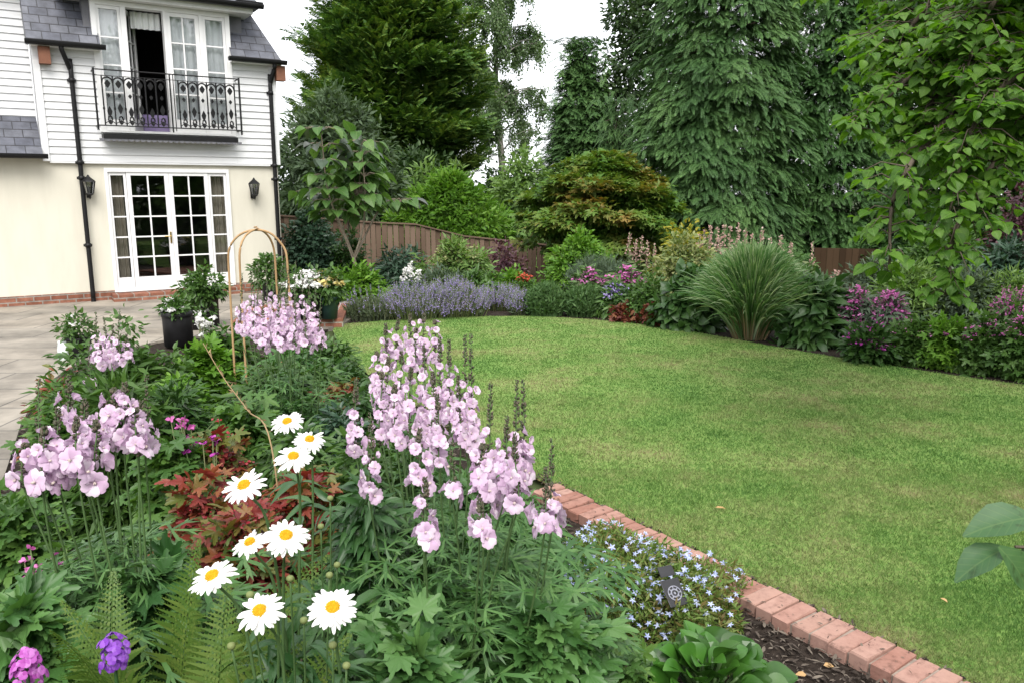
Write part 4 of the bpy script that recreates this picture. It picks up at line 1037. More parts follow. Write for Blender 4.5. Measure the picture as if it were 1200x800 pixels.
def petalmat(name, cols, trans=.35, rough=.6):
    return leafmat(name, cols, rough, trans, .2, 2, .2, (1.1, 1.05, 1.1))
STALK = leafmat('stalk_green', [(.06,.09,.03), (.09,.13,.045), (.12,.12,.05)], .6, 0, .3)
M_LAVF = petalmat('lavender_flower', [(.27,.19,.50), (.37,.29,.62), (.48,.40,.70)])
M_PINK = petalmat('pink_flower', [(.42,.09,.30), (.58,.16,.44), (.68,.30,.55)])
M_MAG = petalmat('magenta_flower', [(.30,.03,.24), (.42,.06,.36), (.52,.14,.46)])
M_PPK = petalmat('pale_pink_spire', [(.42,.26,.22), (.55,.36,.32), (.62,.46,.42)])
M_WHT = petalmat('white_flower', [(.68,.68,.66), (.78,.78,.76), (.82,.82,.8)])
M_YEL = petalmat('yellow_flower', [(.62,.48,.13), (.72,.62,.25), (.78,.74,.5)])
M_RED = petalmat('red_flower', [(.40,.04,.02), (.5,.08,.04), (.55,.14,.08)])
M_VAR = leafmat('variegated_leaf', [(.10,.15,.05), (.20,.24,.09), (.34,.34,.16)], .55, .3, .3, .7, .25)
M_GOLDL = leafmat('golden_leaf', [(.16,.17,.015), (.25,.24,.02), (.33,.29,.03)], .5, .35, .3, .7, .25)
M_HEU = leafmat('red_heuchera', [(.07,.015,.014), (.13,.03,.02), (.17,.07,.03)], .45, .25, .4, .7, .3)
M_SANT = leafmat('santolina_leaf', [(.045,.095,.03), (.065,.13,.042), (.10,.17,.06)], .6, .2, .25, 1.5, .3)
M_LAVL = leafmat('lavender_leaf', [(.06,.085,.05), (.085,.115,.065), (.12,.14,.085)], .65, .2, .25, 1.5, .3)
M_MISC = leafmat('miscanthus_blade', [(.05,.13,.035), (.09,.195,.06), (.17,.27,.12), (.36,.43,.28)], .38, .3, .45, .8, .15)
M_BROWNST = leafmat('dry_stem', [(.16,.11,.055), (.24,.17,.09), (.30,.22,.12)], .8, 0, .2)

def tuft(name, label, cat, px0, px1, ptop, pbase, mat, n, bend, bw, seed=1, group=None, d=None, base_r=.35, leaflet=None, nleaf=0, ry=.85, spread=1.0):
    """plant of many stems that fan out from a base to a dome"""
    if d is None: d = G((px0+px1)/2, pbase)[1]/cp+.4
    x, y, hw, zt_ = bbox_plant(px0, px1, ptop, d); b = np.array([x, y, zbase((x, y))]); H_ = zt_-b[2]
    o = thing(name, label, cat, b, 0, group); g = Geo()
    a = rng.uniform(0, 2*math.pi, n); q = rng.random(n)**.5
    s0 = b+np.stack([np.cos(a)*q*hw*base_r, np.sin(a)*q*hw*base_r*ry, np.zeros(n)], 1)
    rad = q*rng.uniform(.6, 1.05, n)
    tip = b+np.stack([np.cos(a)*rad*hw*spread, np.sin(a)*rad*hw*ry*spread, H_*np.sqrt(np.clip(1-(rad*.93)**2, .02, 1))*rng.uniform(.72, 1.03, n)], 1)
    dv = tip-s0; Ln = np.linalg.norm(dv, axis=1)
    dd_ = dv+np.array([0, 0, 1.])*(bend*Ln)[:, None]; L2 = np.linalg.norm(dd_, axis=1)
    C, T = strips(g, s0, dd_, L2, bw*rng.uniform(.7, 1.3, n), bend*Ln/L2, 6)
    if leaflet is not None:
        ci = np.repeat(np.arange(n), nleaf); t = rng.uniform(.25, 1, n*nleaf); k = np.clip((t*5).astype(int), 0, 4); f = (t*5-k)[:, None]
        pos = C[ci, k]*(1-f)+C[ci, k+1]*f
        tm, sz, w_ = leaflet; tt = nrm(T[ci, k])
        place(g, tm, pos, nrm(tt*.9+runit(n*nleaf)*.8), runit(n*nleaf)+[0, 0, .5], sz*rng.uniform(.6, 1.2, n*nleaf), w_)
    g.build('foliage', mat, o, b)
    return o, b, hw, H_

# mounds beside the lavender
for px0, px1, lab, sd_ in ((611, 668, 'clipped grey-green mound at the lawn edge next to the lavender', 41), (655, 718, 'clipped fresh green mound right of the grey-green one', 42)):
    tuft('mound_shrub', lab, 'shrub', px0, px1, 326 if sd_ == 41 else 329, 377, M_SANT if sd_ == 41 else M_BRI if False else M_SANT, 900, .05, .012, sd_, BORDER, leaflet=(NARROW, .075, 1.8), nleaf=12, base_r=.7)
# lavender / catmint along the far lawn edge
for i, (px0, px1, pt, pb, lab, nf) in enumerate(((398, 470, 338, 381, 'low brownish green lavender with few flowers below the young tree', 26), (445, 530, 333, 379, 'wide lavender bush in flower left of centre at the lawn edge', 330),
        (495, 569, 330, 377, 'dense violet lavender bush in the middle of the lavender row', 360), (558, 616, 336, 368, 'violet lavender set back beside the clipped mound', 240), (596, 622, 345, 376, 'small lavender tuft squeezed against the clipped mound', 60))):
    o, b, hw, H_ = tuft('lavender', lab, 'lavender', px0, px1, pt+6, pb, M_LAVL, 420, .05, .009, 50+i, 'lavender bushes along the far lawn edge', leaflet=(NARROW, .07, 1.3), nleaf=6, base_r=.75)
    flowers_over(o, b, hw*1.02, H_*1.03, int(nf*1.6), M_LAVF, .017, 'flower_spikes', .12, lo=.12, seed=50+i, per=12, lift=.10)

# plants between the fence and the lavender
b_ = bush
b_('border_shrub', 'dusky blue-green shrub against the fence by the house corner', 'shrub', 330, 398, 244, 335, LEAF, M_TEAL, 110, 34, .2, .11, d=15.2, seed=61)
b_('border_shrub', 'dark narrow shrub directly behind the young tree stems', 'shrub', 388, 428, 268, 335, LEAF, M_DEEP, 60, 30, .18, .09, d=15, seed=62)
b_('border_shrub', 'upright bluish perennial against the fence right of the young tree', 'plant', 438, 498, 286, 350, LANCE, M_TEAL, 80, 26, .18, .13, d=14.3, seed=63, group=BORDER)
b_('perennial', 'fresh green leafy plants below the young tree', 'plant', 378, 452, 312, 372, LEAF, M_BRI, 110, 26, .16, .085, d=12.8, seed=64, group=BORDER)
o, b, hw, H_ = b_('border_shrub', 'tall pale euphorbia-like shrub in front of the fence', 'shrub', 498, 576, 282, 345, NARROW, M_PALE, 66, 34, .15, .14, d=13.6, seed=65, wid=1.6, prof=[.4,.6,.8,.95,1,.98,.85,.6,.2])
flowers_over(o, b, hw, H_, 44, M_VAR, .055, 'flower_heads', lo=.6, seed=65, per=26)
b_('perennial', 'green feathery perennial behind the lavender row', 'plant', 480, 560, 318, 366, NARROW, M_SAGE, 90, 34, .14, .12, d=12.5, seed=66, wid=1.5, group=BORDER)
b_('perennial', 'bright green clump between the two violet lavenders', 'plant', 520, 590, 322, 362, LANCE, M_MID, 90, 30, .14, .13, d=12.6, seed=67, group=BORDER)
b_('border_shrub', 'dark bronze shrub against the lower fence panel', 'shrub', 560, 618, 284, 345, LEAF, M_PUR, 60, 26, .18, .08, d=15.3, seed=68)
b_('perennial', 'leafy green clump in front of the bronze shrub', 'plant', 570, 626, 316, 355, LEAF, M_BRI, 70, 26, .14, .08, d=13.2, seed=69, group=BORDER)
o, b, hw, H_ = b_('perennial', 'small red flowered plant beside the clipped mound', 'plant', 600, 628, 322, 352, LEAF, M_MID, 24, 20, .1, .07, d=12.6, seed=70, group=BORDER)
flowers_over(o, b, hw, H_, 9, M_RED, .05, lo=.8, seed=70, per=10)
# white lily spires
for i, (px, py) in enumerate(((474, 313), (481, 307), (491, 316))):
    p = P(px, py, 12.9); bb = np.array([p[0], p[1], 0]); o = thing('white_spire', ['left white flower spire behind the lavender', 'tallest white flower spire of the three behind the lavender', 'right white flower spire behind the lavender'][i], 'flower', bb, 0, 'white spires behind the lavender')
    g = Geo(); tubes(g, [[bb, bb+[.02, 0, p[2]*.5], p]], .008, 4); g.build('stem', STALK, o, bb)
    g = Geo(); n = 60; t = rng.random(n); place(g, LEAF, p+np.stack([rng.normal(0, .04, n)*(1.1-t), rng.normal(0, .04, n), -.22+.22*t], 1), runit(n)*[1, 1, .4]-[0, 0, .3], runit(n), .05, 1.2); g.build('blossoms', M_WHT, o, bb)

# middle: light green mounds behind the clipped ones
b_('border_shrub', 'light green rounded shrub under the copper maple', 'shrub', 636, 722, 272, 340, LEAF, M_BRI, 150, 34, .19, .085, d=13.4, seed=71)
tuft('border_grass', 'soft feathery green plant in front of the rounded shrub', 'plant', 648, 758, 290, 345, M_SAGE, 700, .15, .012, 72, BORDER, d=12.4, leaflet=(NARROW, .10, 1.2), nleaf=5)
for i, (px0, px1, pt, pb, d, nf, lab) in enumerate(((668, 716, 318, 345, 11.9, 34, 'soft pink flowered perennial just above the clipped mounds'), (706, 760, 312, 352, 11.7, 50, 'brighter pink phlox-like perennial right of the soft pink one'), (700, 742, 335, 372, 11.1, 30, 'mauve flowered perennial at the lawn end of the clipped mounds'))):
    o, b, hw, H_ = b_('flowering_perennial', lab, 'plant', px0, px1, pt, pb, LANCE, M_MID, 60, 26, .13, .12, d=d, seed=73+i, group=BORDER)
    flowers_over(o, b, hw, H_, nf, (M_PINK, M_PINK, M_LAVF)[i], .045, lo=.55, seed=73+i, per=18)
b_('perennial', 'green leafy clump at the lawn edge right of the mounds', 'plant', 716, 760, 338, 380, LEAF, M_DEEP, 70, 28, .12, .07, seed=77, group=BORDER)
b_('heuchera', 'dark red leaved clump at the lawn edge, left of two', 'plant', 712, 752, 356, 384, PALM7, M_HEU, 36, 14, .1, .06, seed=78, group='red leaved clumps at the far lawn edge')
b_('heuchera', 'dark red leaved clump at the lawn edge, right of two', 'plant', 752, 800, 356, 389, PALM7, M_HEU, 44, 14, .1, .06, seed=79, group='red leaved clumps at the far lawn edge')
b_('border_shrub', 'golden yellow leaved shrub glowing behind the border', 'shrub', 770, 838, 258, 330, LEAF, M_GOLDL, 70, 34, .2, .09, d=14.6, seed=80)
b_('border_shrub', 'tall pale variegated shrub behind the border left of the ornamental grass', 'shrub', 762, 846, 276, 372, LEAF, M_VAR, 170, 32, .17, .075, d=11.6, seed=81)
b_('perennial', 'small olive leaved plant between the red clumps', 'plant', 738, 790, 322, 380, LEAF, M_MID, 90, 28, .15, .06, d=10.7, seed=82, group=BORDER)
b_('broad_leaf_plant', 'broad dark green leaved plant left of the ornamental grass', 'plant', 774, 846, 314, 394, OVAL, M_DEEP, 100, 12, .16, .12, seed=83, group=BORDER)
# pale pink spires behind
spires = [(738, 272, 14.0), (745, 281, 13.9), (752, 277, 13.8), (759, 284, 13.9), (767, 287, 13.5), (826, 270, 12.4), (833, 265, 12.3), (841, 268, 12.4), (849, 264, 12.5), (856, 266, 12.2), (866, 263, 12.4), (874, 267, 12.3), (882, 275, 12.2), (893, 268, 12.1), (903, 279, 12), (915, 277, 12.1), (927, 285, 11.9), (953, 284, 11.8), (820, 276, 12.5), (844, 278, 12.0)]
for i, (px, py, d) in enumerate(spires):
    p = P(px, py, d); bb = np.array([p[0], p[1], zbase(p)])
    lab = 'slender pale pink flower spire in the group below the copper maple' if i < 5 else 'slender pale pink flower spire rising behind the ornamental grass'
    o = thing('flower_spire', lab, 'flower', bb, 0, 'pale pink spires left of the shrub' if i < 5 else 'pale pink spires behind the ornamental grass')
    g = Geo(); tubes(g, [[bb, (bb+p)/2+[random.gauss(0, .03), 0, 0], p]], .008, 4); n = 14; t = rng.uniform(.2, .75, n); place(g, LANCE, bb+(p-bb)*t[:, None], runit(n)*[1, 1, .3]+[0, 0, .2], runit(n)+[0, 0, 1], .16, 1); g.build('stem', STALK, o, bb)
    g = Geo(); n = 70; t = rng.random(n); r_ = .028*(1.1-t); place(g, TINY, p+np.stack([rng.normal(0, 1, n)*r_, rng.normal(0, 1, n)*r_, -.48+.48*t], 1), runit(n)+[0, 0, .4], runit(n), .045, 1); g.build('blossoms', M_PPK, o, bb)
# ornamental grass
o, b, hw, H_ = tuft('ornamental_grass', 'big arching fountain of striped ornamental grass', 'grass plant', 802, 968, 280, 400, M_MISC, 4200, .95, .018, 84, None, base_r=.22, d=9.35, spread=1.0)
g = Geo(); n = 1100; a = rng.uniform(0, 6.28, n); s0 = b+np.stack([np.cos(a)*hw*.12*rng.random(n), np.sin(a)*hw*.12*rng.random(n), 0*a], 1); el = rng.uniform(.92, 1.45, n)
strips(g, s0, np.stack([np.cos(a)*np.cos(el), np.sin(a)*np.cos(el), np.sin(el)], 1), H_*rng.uniform(.95, 1.42, n), .016, rng.uniform(.30, .50, n), 8)
g.build('arching_blades', M_MISC, o, b)
g = Geo(); n = 260; a = rng.uniform(0, 6.28, n); q = rng.random(n)**.5; s0 = b+np.stack([np.cos(a)*q*hw*.25, np.sin(a)*q*hw*.25, 0*a], 1)
strips(g, s0, nrm(np.stack([np.cos(a)*.5, np.sin(a)*.5, np.ones(n)], 1)), rng.uniform(.25, .6, n), .010, .05, 2); g.build('dead_stems', M_BROWNST, o, b)
b_('border_shrub', 'green leafy shrub seen behind the ornamental grass', 'shrub', 830, 960, 290, 360, LEAF, M_MID, 120, 30, .2, .09, d=11.4, seed=86)
b_('broad_leaf_plant', 'bold dark leaved plant right of the ornamental grass', 'plant', 926, 992, 334, 413, LANCE, M_DEEP, 90, 14, .15, .2, seed=87, wid=1.5, up=.3, group=BORDER)
for i, (px, py) in enumerate(((981, 318), (974, 327), (967, 330))):
    p = P(px, py, 9.6); bb = np.array([p[0], p[1], 0]); o = thing('flower_spire', ['tallest pink spire beside the brown fence section', 'middle pink spire beside the brown fence section', 'shortest pink spire beside the brown fence section'][i], 'flower', bb, 0, 'pink spires by the brown fence section')
    g = Geo(); tubes(g, [[bb, (bb+p)/2, p]], .007, 4); g.build('stem', STALK, o, bb)
    g = Geo(); n = 60; t = rng.random(n); r_ = .035*(1.1-t); place(g, TINY, p+np.stack([rng.normal(0, 1, n)*r_, rng.normal(0, 1, n)*r_, -.28+.28*t], 1), runit(n)+[0, 0, .4], runit(n), .05, 1); g.build('blossoms', M_PPK, o, bb)
# pink lychnis drift and right-hand border
fl = [(984, 1030, 342, 418, 8.9, 120, M_PINK, 'pink flowered airy perennial right of the bold dark leaves'), (1018, 1066, 345, 425, 8.7, 120, M_PINK, 'pink flowered drift in front of the pale perennials'), (992, 1050, 385, 425, 8.2, 26, M_MAG, 'low violet flowered plant at the lawn edge under the pink drift')]
for i, (px0, px1, pt, pb, d, nf, mt, lab) in enumerate(fl):
    o, b, hw, H_ = b_('flowering_perennial', lab, 'plant', px0, px1, pt, pb, LANCE if i < 2 else LEAF, M_SAGE if i < 2 else M_DEEP, 90, 22, .13, .09, d=d, seed=90+i, group=BORDER)
    flowers_over(o, b, hw*1.05, H_*1.05, nf, mt, .035, lo=.35, seed=90+i, per=9, lift=.08)
b_('perennial', 'pale airy meadow perennial behind the pink drift', 'plant', 1022, 1110, 310, 395, NARROW, M_PALE, 130, 34, .18, .12, d=10.4, seed=94, wid=1.2, group=BORDER)
b_('perennial', 'grey-green hazy perennial near the tip of the drooping branch', 'plant', 1080, 1190, 318, 400, NARROW, M_SAGE, 150, 34, .18, .13, d=10.2, seed=95, wid=1.2, group=BORDER)
b_('perennial', 'silvery hazy plant below the brown fence section', 'plant', 985, 1075, 300, 360, NARROW, M_SAGE, 110, 34, .2, .13, d=12.2, seed=96, wid=1.2, group=BORDER)
b_('perennial', 'tall pale grassy perennial at the right edge', 'plant', 1140, 1230, 318, 400, NARROW, M_PALE, 110, 34, .18, .14, d=10, seed=97, wid=1.2, group=BORDER)
rt = [(1040, 1096, 378, 436, 'green geranium mass at the lawn edge, first right of the violet flowers', 12), (1082, 1140, 372, 442, 'green geranium mass with pale leaves in the middle of the right border', 10), (1126, 1182, 372, 449, 'dark green geranium mass with a few pink flowers near the right edge', 30), (1166, 1240, 366, 455, 'last green geranium mass at the right edge of the photo', 40)]
for i, (px0, px1, pt, pb, lab, nf) in enumerate(rt):
    o, b, hw, H_ = b_('geranium', lab, 'plant', px0, px1, pt, pb, PALM5, (M_MID, M_BRI, M_MID, M_MID)[i], 120, 12, .14, .075, seed=100+i, group='geraniums at the right end of the border')
    flowers_over(o, b, hw, H_, nf, M_PINK, .03, lo=.6, seed=100+i, per=6)
o, b, hw, H_ = b_('flowering_perennial', 'pink spired plant among the geraniums at the right edge', 'plant', 1160, 1215, 345, 420, LANCE, M_MID, 60, 20, .13, .1, d=8.4, seed=105, group=BORDER)
flowers_over(o, b, hw, H_, 40, M_PINK, .03, 'flower_spikes', .14, lo=.6, seed=105, per=12)

# ------------------------------------------------------------------ patio pots, steps and plant support
TERB = surfmat('dark_pot', (.010,.010,.011), (.022,.022,.024), 8, .55, .1, .3)
GREENP = surfmat('green_pot', (.018,.045,.04), (.03,.065,.058), 8, .45, .05, .4)
SOILP = surfmat('pot_soil', (.015,.01,.008), (.04,.03,.022), 40, .95, .8)
def pot(name, label, px, ptop, pbase, w_px, mat, plant_fn, d=None, z0=.025, taper=.8):
    p = G(px, pbase, z0); r1 = w_px/2/FPX*(p[1]/cp); hh = P(px, ptop, p[1]*cp-(z0+.15-CH)*sp)[2]-z0
    o = thing(name, label, 'plant pot', p)
    g = Geo(); lathe(g, [(r1*taper, 0), (r1*(taper*.3+.66), hh*.8), (r1*.97, hh*.86), (r1, hh*.87), (r1, hh), (r1*.9, hh), (r1*.88, hh*.9)], 28, p)
    g.build('pot', mat, o, p, smooth=False)
    g = Geo(); lathe(g, [(r1*.89, hh*.9), (.001, hh*.93)], 28, p, close_bot=False); g.build('soil', SOILP, o, p)
    plant_fn(o, p, r1, hh)
def pot_plant(wf, hf, leafmat_, tmpl, size, n, per, fm=None, nf=0, fs=.05, seed=1, fper=14):
    def fn(o, p, r1, hh):
        b = p+[0, 0, hh*.9]; g = Geo(); Rr = r1*wf; Hh = hf
        c, out, h = shell(n, b, Hh, Rr, Rr, [.5,.8,1,1,.95,.85,.65,.4,.1], seed, .4, 0, .6, .25); clump_leaves(g, tmpl, c, out, per, Rr*.35, size); g.build('foliage', leafmat_, o, p)
        g = Geo(); e = c[:8]; s0 = np.repeat(b[None], 8, 0)+rng.normal(0, r1*.2, (8, 3))*[1, 1, 0]; tubes(g, np.stack([s0, (s0+e)/2+[0, 0, .04], e], 1), .006, 4); g.build('stem', STALK, o, p)
        if nf:
            g = Geo(); c, out, h = shell(nf, b, Hh*1.05, Rr*1.05, Rr*1.05, [.5,.8,1,1,.95,.85,.65,.4,.1], seed+1, 0, .45, .75, .2)
            ci = np.repeat(np.arange(nf), fper); dv = nrm(runit(nf*fper)*[1, 1, .35]); place(g, LEAF, c[ci], dv, out[ci]+[0, 0, .6], fs*rng.uniform(.8, 1.1, nf*fper), 1.2, .2); g.build('blossoms', fm, o, p)
    return fn
pot('planter', 'black patio pot with white dahlia-like flowers, nearest the paving', 210, 364, 404, 35, TERB, pot_plant(.85, .17, M_MID, LEAF, .07, 40, 14, M_WHT, 6, .06, 111, 30), taper=.92)
pot('planter', 'dark pot with a tall leafy plant behind the hoop support', 243, 345, 382, 30, TERB, pot_plant(1.35, .36, M_MID, LEAF, .075, 60, 16, seed=112), taper=.92)
pot('planter', 'low dark bowl with small white daisies beside the black pot', 229, 368, 385, 34, TERB, pot_plant(1.0, .12, M_MID, LEAF, .06, 20, 12, M_WHT, 8, .04, 113, 12))
pot('planter', 'dark trough full of white and blush petunias by the brick step', 362, 343, 372, 40, TERB, pot_plant(1.25, .30, M_MID, LEAF, .08, 50, 10, M_WHT, 60, .07, 114, 8), z0=.15)
pot('planter', 'green pot with cream and yellow begonias on the brick step', 386, 347, 373, 26, GREENP, pot_plant(1.2, .36, M_MID, LEAF, .08, 40, 12, M_YEL, 20, .075, 115, 10), z0=.13, taper=.7)
pot('planter', 'dark pot with white-flowered bushy plant at the left bed end', 94, 394, 418, 30, TERB, pot_plant(1.2, .26, M_MID, LEAF, .06, 40, 9, M_WHT, 4, .035, 116, 14))
pot('planter', 'small leafy pot plant standing by the house corner', 318, 330, 352, 22, TERB, pot_plant(1.6, .4, M_MID, LEAF, .1, 40, 14, seed=117))
# brick step with pots
SB = brickmat('step_brick', (.22,.085,.055), (.32,.15,.10), (.3,.27,.23), .225, .075, .009, 'XZ', .5, .9, .5, .3, 9)
pS = G(392, 383); g = Geo(); g.box(-1.25, .12, -.12, 1.3, 0, .125); o = g.build('brick_step', SB, None, (0, 0, 0), bevel=.008); o.location = pS; o.rotation_euler = (0, 0, R(8)); tag(o, 'low brick step at the patio corner carrying the flower pots', 'step')
# a small white bag leaning at the bed edge
BAG = surfmat('white_sack', (.45,.55,.53), (.72,.74,.72), 14, .45, .3, .4)
pb_ = G(75, 424); g = Geo(); V = []
for k, (w_, dd_, z) in enumerate(((.05, .03, 0), (.055, .04, .05), (.052, .036, .13), (.045, .018, .19), (.047, .006, .22))):
    for a in range(12): t = a*math.pi/6; V.append((w_*math.cos(t)+.004*math.sin(3*t+k), dd_*math.sin(t), z))
F = [(k*12+a, k*12+(a+1) % 12, k*12+12+(a+1) % 12, k*12+12+a) for k in range(4) for a in range(12)]
g.add(np.array(V)+pb_, [np.array(F), np.arange(48, 60)[None], np.arange(12)[None, ::-1]]); o = g.build('bag', BAG, None, pb_, smooth=True); tag(o, 'small white and teal plastic sack at the edge of the patio', 'bag')
# bent-wood hoop support: two crossing hoops
CANE = surfmat('willow_cane', (.28,.17,.08), (.42,.28,.15), 22, .75, .3, .2, stretch=(1, 1, .2))
dh = 5.7; ctr = P(300, 268, dh); bb = np.array([ctr[0], ctr[1], 0])
o = thing('plant_support', 'rounded hoop support of two bent willow canes over the pink mallow', 'plant support', bb)
for ang, rr in ((R(8), .205), (R(72), .21)):
    t = np.linspace(0, math.pi, 15); top = ctr[2]-rr
    pts = [(rr*1.06, 0.0)] + [(rr*math.cos(q), top+rr*math.sin(q)) for q in t] + [(-rr*1.06, 0.0)]
    pts = np.array([(x_, z_) for x_, z_ in pts]); pts = np.insert(pts, 1, [[rr*1.03, top*.5]], 0); pts = np.insert(pts, -1, [[-rr*1.03, top*.5]], 0)
    C = bb+np.stack([pts[:, 0]*math.cos(ang), pts[:, 0]*math.sin(ang), pts[:, 1]], 1); C[4:-4] += rng.normal(0, .004, C[4:-4].shape)
    g = Geo(); tubes(g, [resample(bez(C, 6), .02, 14)], .008, 7); g.build('hoop', CANE, o, bb, smooth=True)
g = Geo(); t = np.linspace(0, 12, 60); tubes(g, [np.stack([ctr[0]+.014*np.cos(t), ctr[1]+.014*np.sin(t)*1.5, ctr[2]-.015+.0025*t], 1)], .003, 4); g.build('twine', BROWNW := CANE, o, bb)
# ------------------------------------------------------------------ the near flower bed
M_MALF = petalmat('mallow_petal', [(.58,.40,.57), (.69,.53,.68), (.77,.67,.76)], .35, .55)
M_BUD = leafmat('mallow_bud', [(.05,.06,.035), (.08,.075,.045), (.12,.09,.07)], .6, .1, .3)
M_MALL = leafmat('mallow_leaf', [(.035,.10,.024), (.058,.145,.035), (.10,.20,.055)], .45, .25, .4, 1.5, .25)
M_MSTEM = leafmat('mallow_stem', [(.045,.095,.03), (.065,.12,.04), (.085,.14,.05)], .5, 0, .3)
M_GERR = leafmat('red_geranium_leaf', [(.06,.115,.025), (.13,.14,.03), (.24,.075,.035), (.21,.035,.03), (.15,.022,.025)], .45, .3, .35, 5, .25, (1.3, .9, .6))
M_GERG = leafmat('green_geranium_leaf', [(.04,.10,.02), (.065,.145,.03), (.11,.20,.04)], .48, .3, .4, 2, .3)
M_FERN = leafmat('fern_frond', [(.06,.12,.02), (.095,.165,.03), (.15,.20,.045)], .5, .35, .35, 2, .3)
M_DAISL = leafmat('daisy_leaf', [(.022,.07,.018), (.035,.095,.025), (.055,.125,.035)], .4, .2, .45, 2, .3)
M_DPET = petalmat('daisy_petal', [(.74,.74,.73), (.80,.80,.79), (.83,.83,.82)], .3, .5)
M_DISC = surfmat('daisy_disc', (.52,.27,.008), (.72,.46,.02), 240, .7, .8, .2, bdist=.002)
M_ISOL = leafmat('star_flower_leaf', [(.07,.14,.025), (.12,.20,.04), (.19,.24,.07), (.17,.13,.05)], .5, .3, .3, 4, .25)
M_ISOF = petalmat('blue_star_petal', [(.30,.36,.66), (.42,.48,.73), (.55,.60,.78)], .3, .5)
M_BERGS = [leafmat('bergenia_leaf', [(.022*k,.075*k,.009*k), (.034*k,.105*k,.013*k), (.05*k,.13*k,.018*k)], .34, .18, .45, 9, .9) for k in (.7, 1.0, 1.35)]
M_STOCKP = petalmat('violet_stock', [(.20,.05,.42), (.28,.09,.52), (.36,.16,.6)])
M_STOCKM = petalmat('magenta_stock', [(.38,.07,.36), (.48,.13,.48), (.58,.24,.58)])

BUDT = T_([(0,0,0),(.28,.3,0),(.22,.75,0),(0,1,0),(-.22,.75,0),(-.28,.3,0),(0,.4,.28),(0,.4,-.28)], [(0,1,6),(1,2,6),(2,3,6),(3,4,6),(4,5,6),(5,0,6),(1,0,7),(2,1,7),(3,2,7),(4,3,7),(5,4,7),(0,5,7)])
M_STAM = petalmat('mallow_stamen', [(.62,.50,.50), (.72,.62,.58), (.75,.7,.6)])
# petal: broad, notched, cupped
def flower_template(np_, L_, wp, cup, reflex, wave=.0, notch=.0, rows=5, overlap=0, phase=0):
    V, F = [], []
    for k in range(np_):
        a = 2*math.pi*k/np_+phase; q = len(V); c, s_ = math.cos(a), math.sin(a)
        for i in range(rows):
            t = i/(rows-1); w_ = np.interp(t, np.linspace(0, 1, len(wp)), wp)
            for j, e in enumerate((-1, -.5, 0, .5, 1)):
                r = t*L_*(1-(notch*(1-abs(e)*1.6) if i == rows-1 and abs(e) < .6 else .10*abs(e)*t)); y = e*w_*L_
                z = cup*math.sin(t*math.pi*.62)*L_ - reflex*t*t*L_ + wave*math.sin(e*5+k+t*4)*L_ + overlap*e*L_
                V.append((r*c-y*s_, r*s_+y*c, z))
        for i in range(rows-1):
            for j in range(4): F.append((q+i*5+j, q+i*5+j+1, q+i*5+j+6, q+i*5+j+5))
    return T_(V, F)
BLOS = [flower_template(5, .030, [.10,.30,.50,.58,.44], .20, .10, .05, .20, 6, .05, p) for p in (0, .5)] + [flower_template(5, .026, [.12,.3,.46,.52,.4], .55, .0, .05, .1, 6, .07, .2)]
blos_me = []
for t_ in BLOS:
    g = Geo(); g.add(t_[0], t_[1]); place(g, BUDT, np.zeros((5, 3))+[0, 0, .001], runit(5)*.25+[0, 0, 1], runit(5), .012, .8, mat=1); o_ = g.build('blossom', [M_MALF, M_STAM], smooth=True); blos_me.append(o_.data); bpy.data.objects.remove(o_)
M_EYE = None

def orient(o, pos, axis, roll, s=1.0):
    q = Vector(axis).to_track_quat('Z', 'Y'); o.rotation_mode = 'QUATERNION'
    from mathutils import Quaternion
    o.rotation_quaternion = q @ Quaternion((0, 0, 1), roll); o.location = pos; o.scale = (s, s, s)


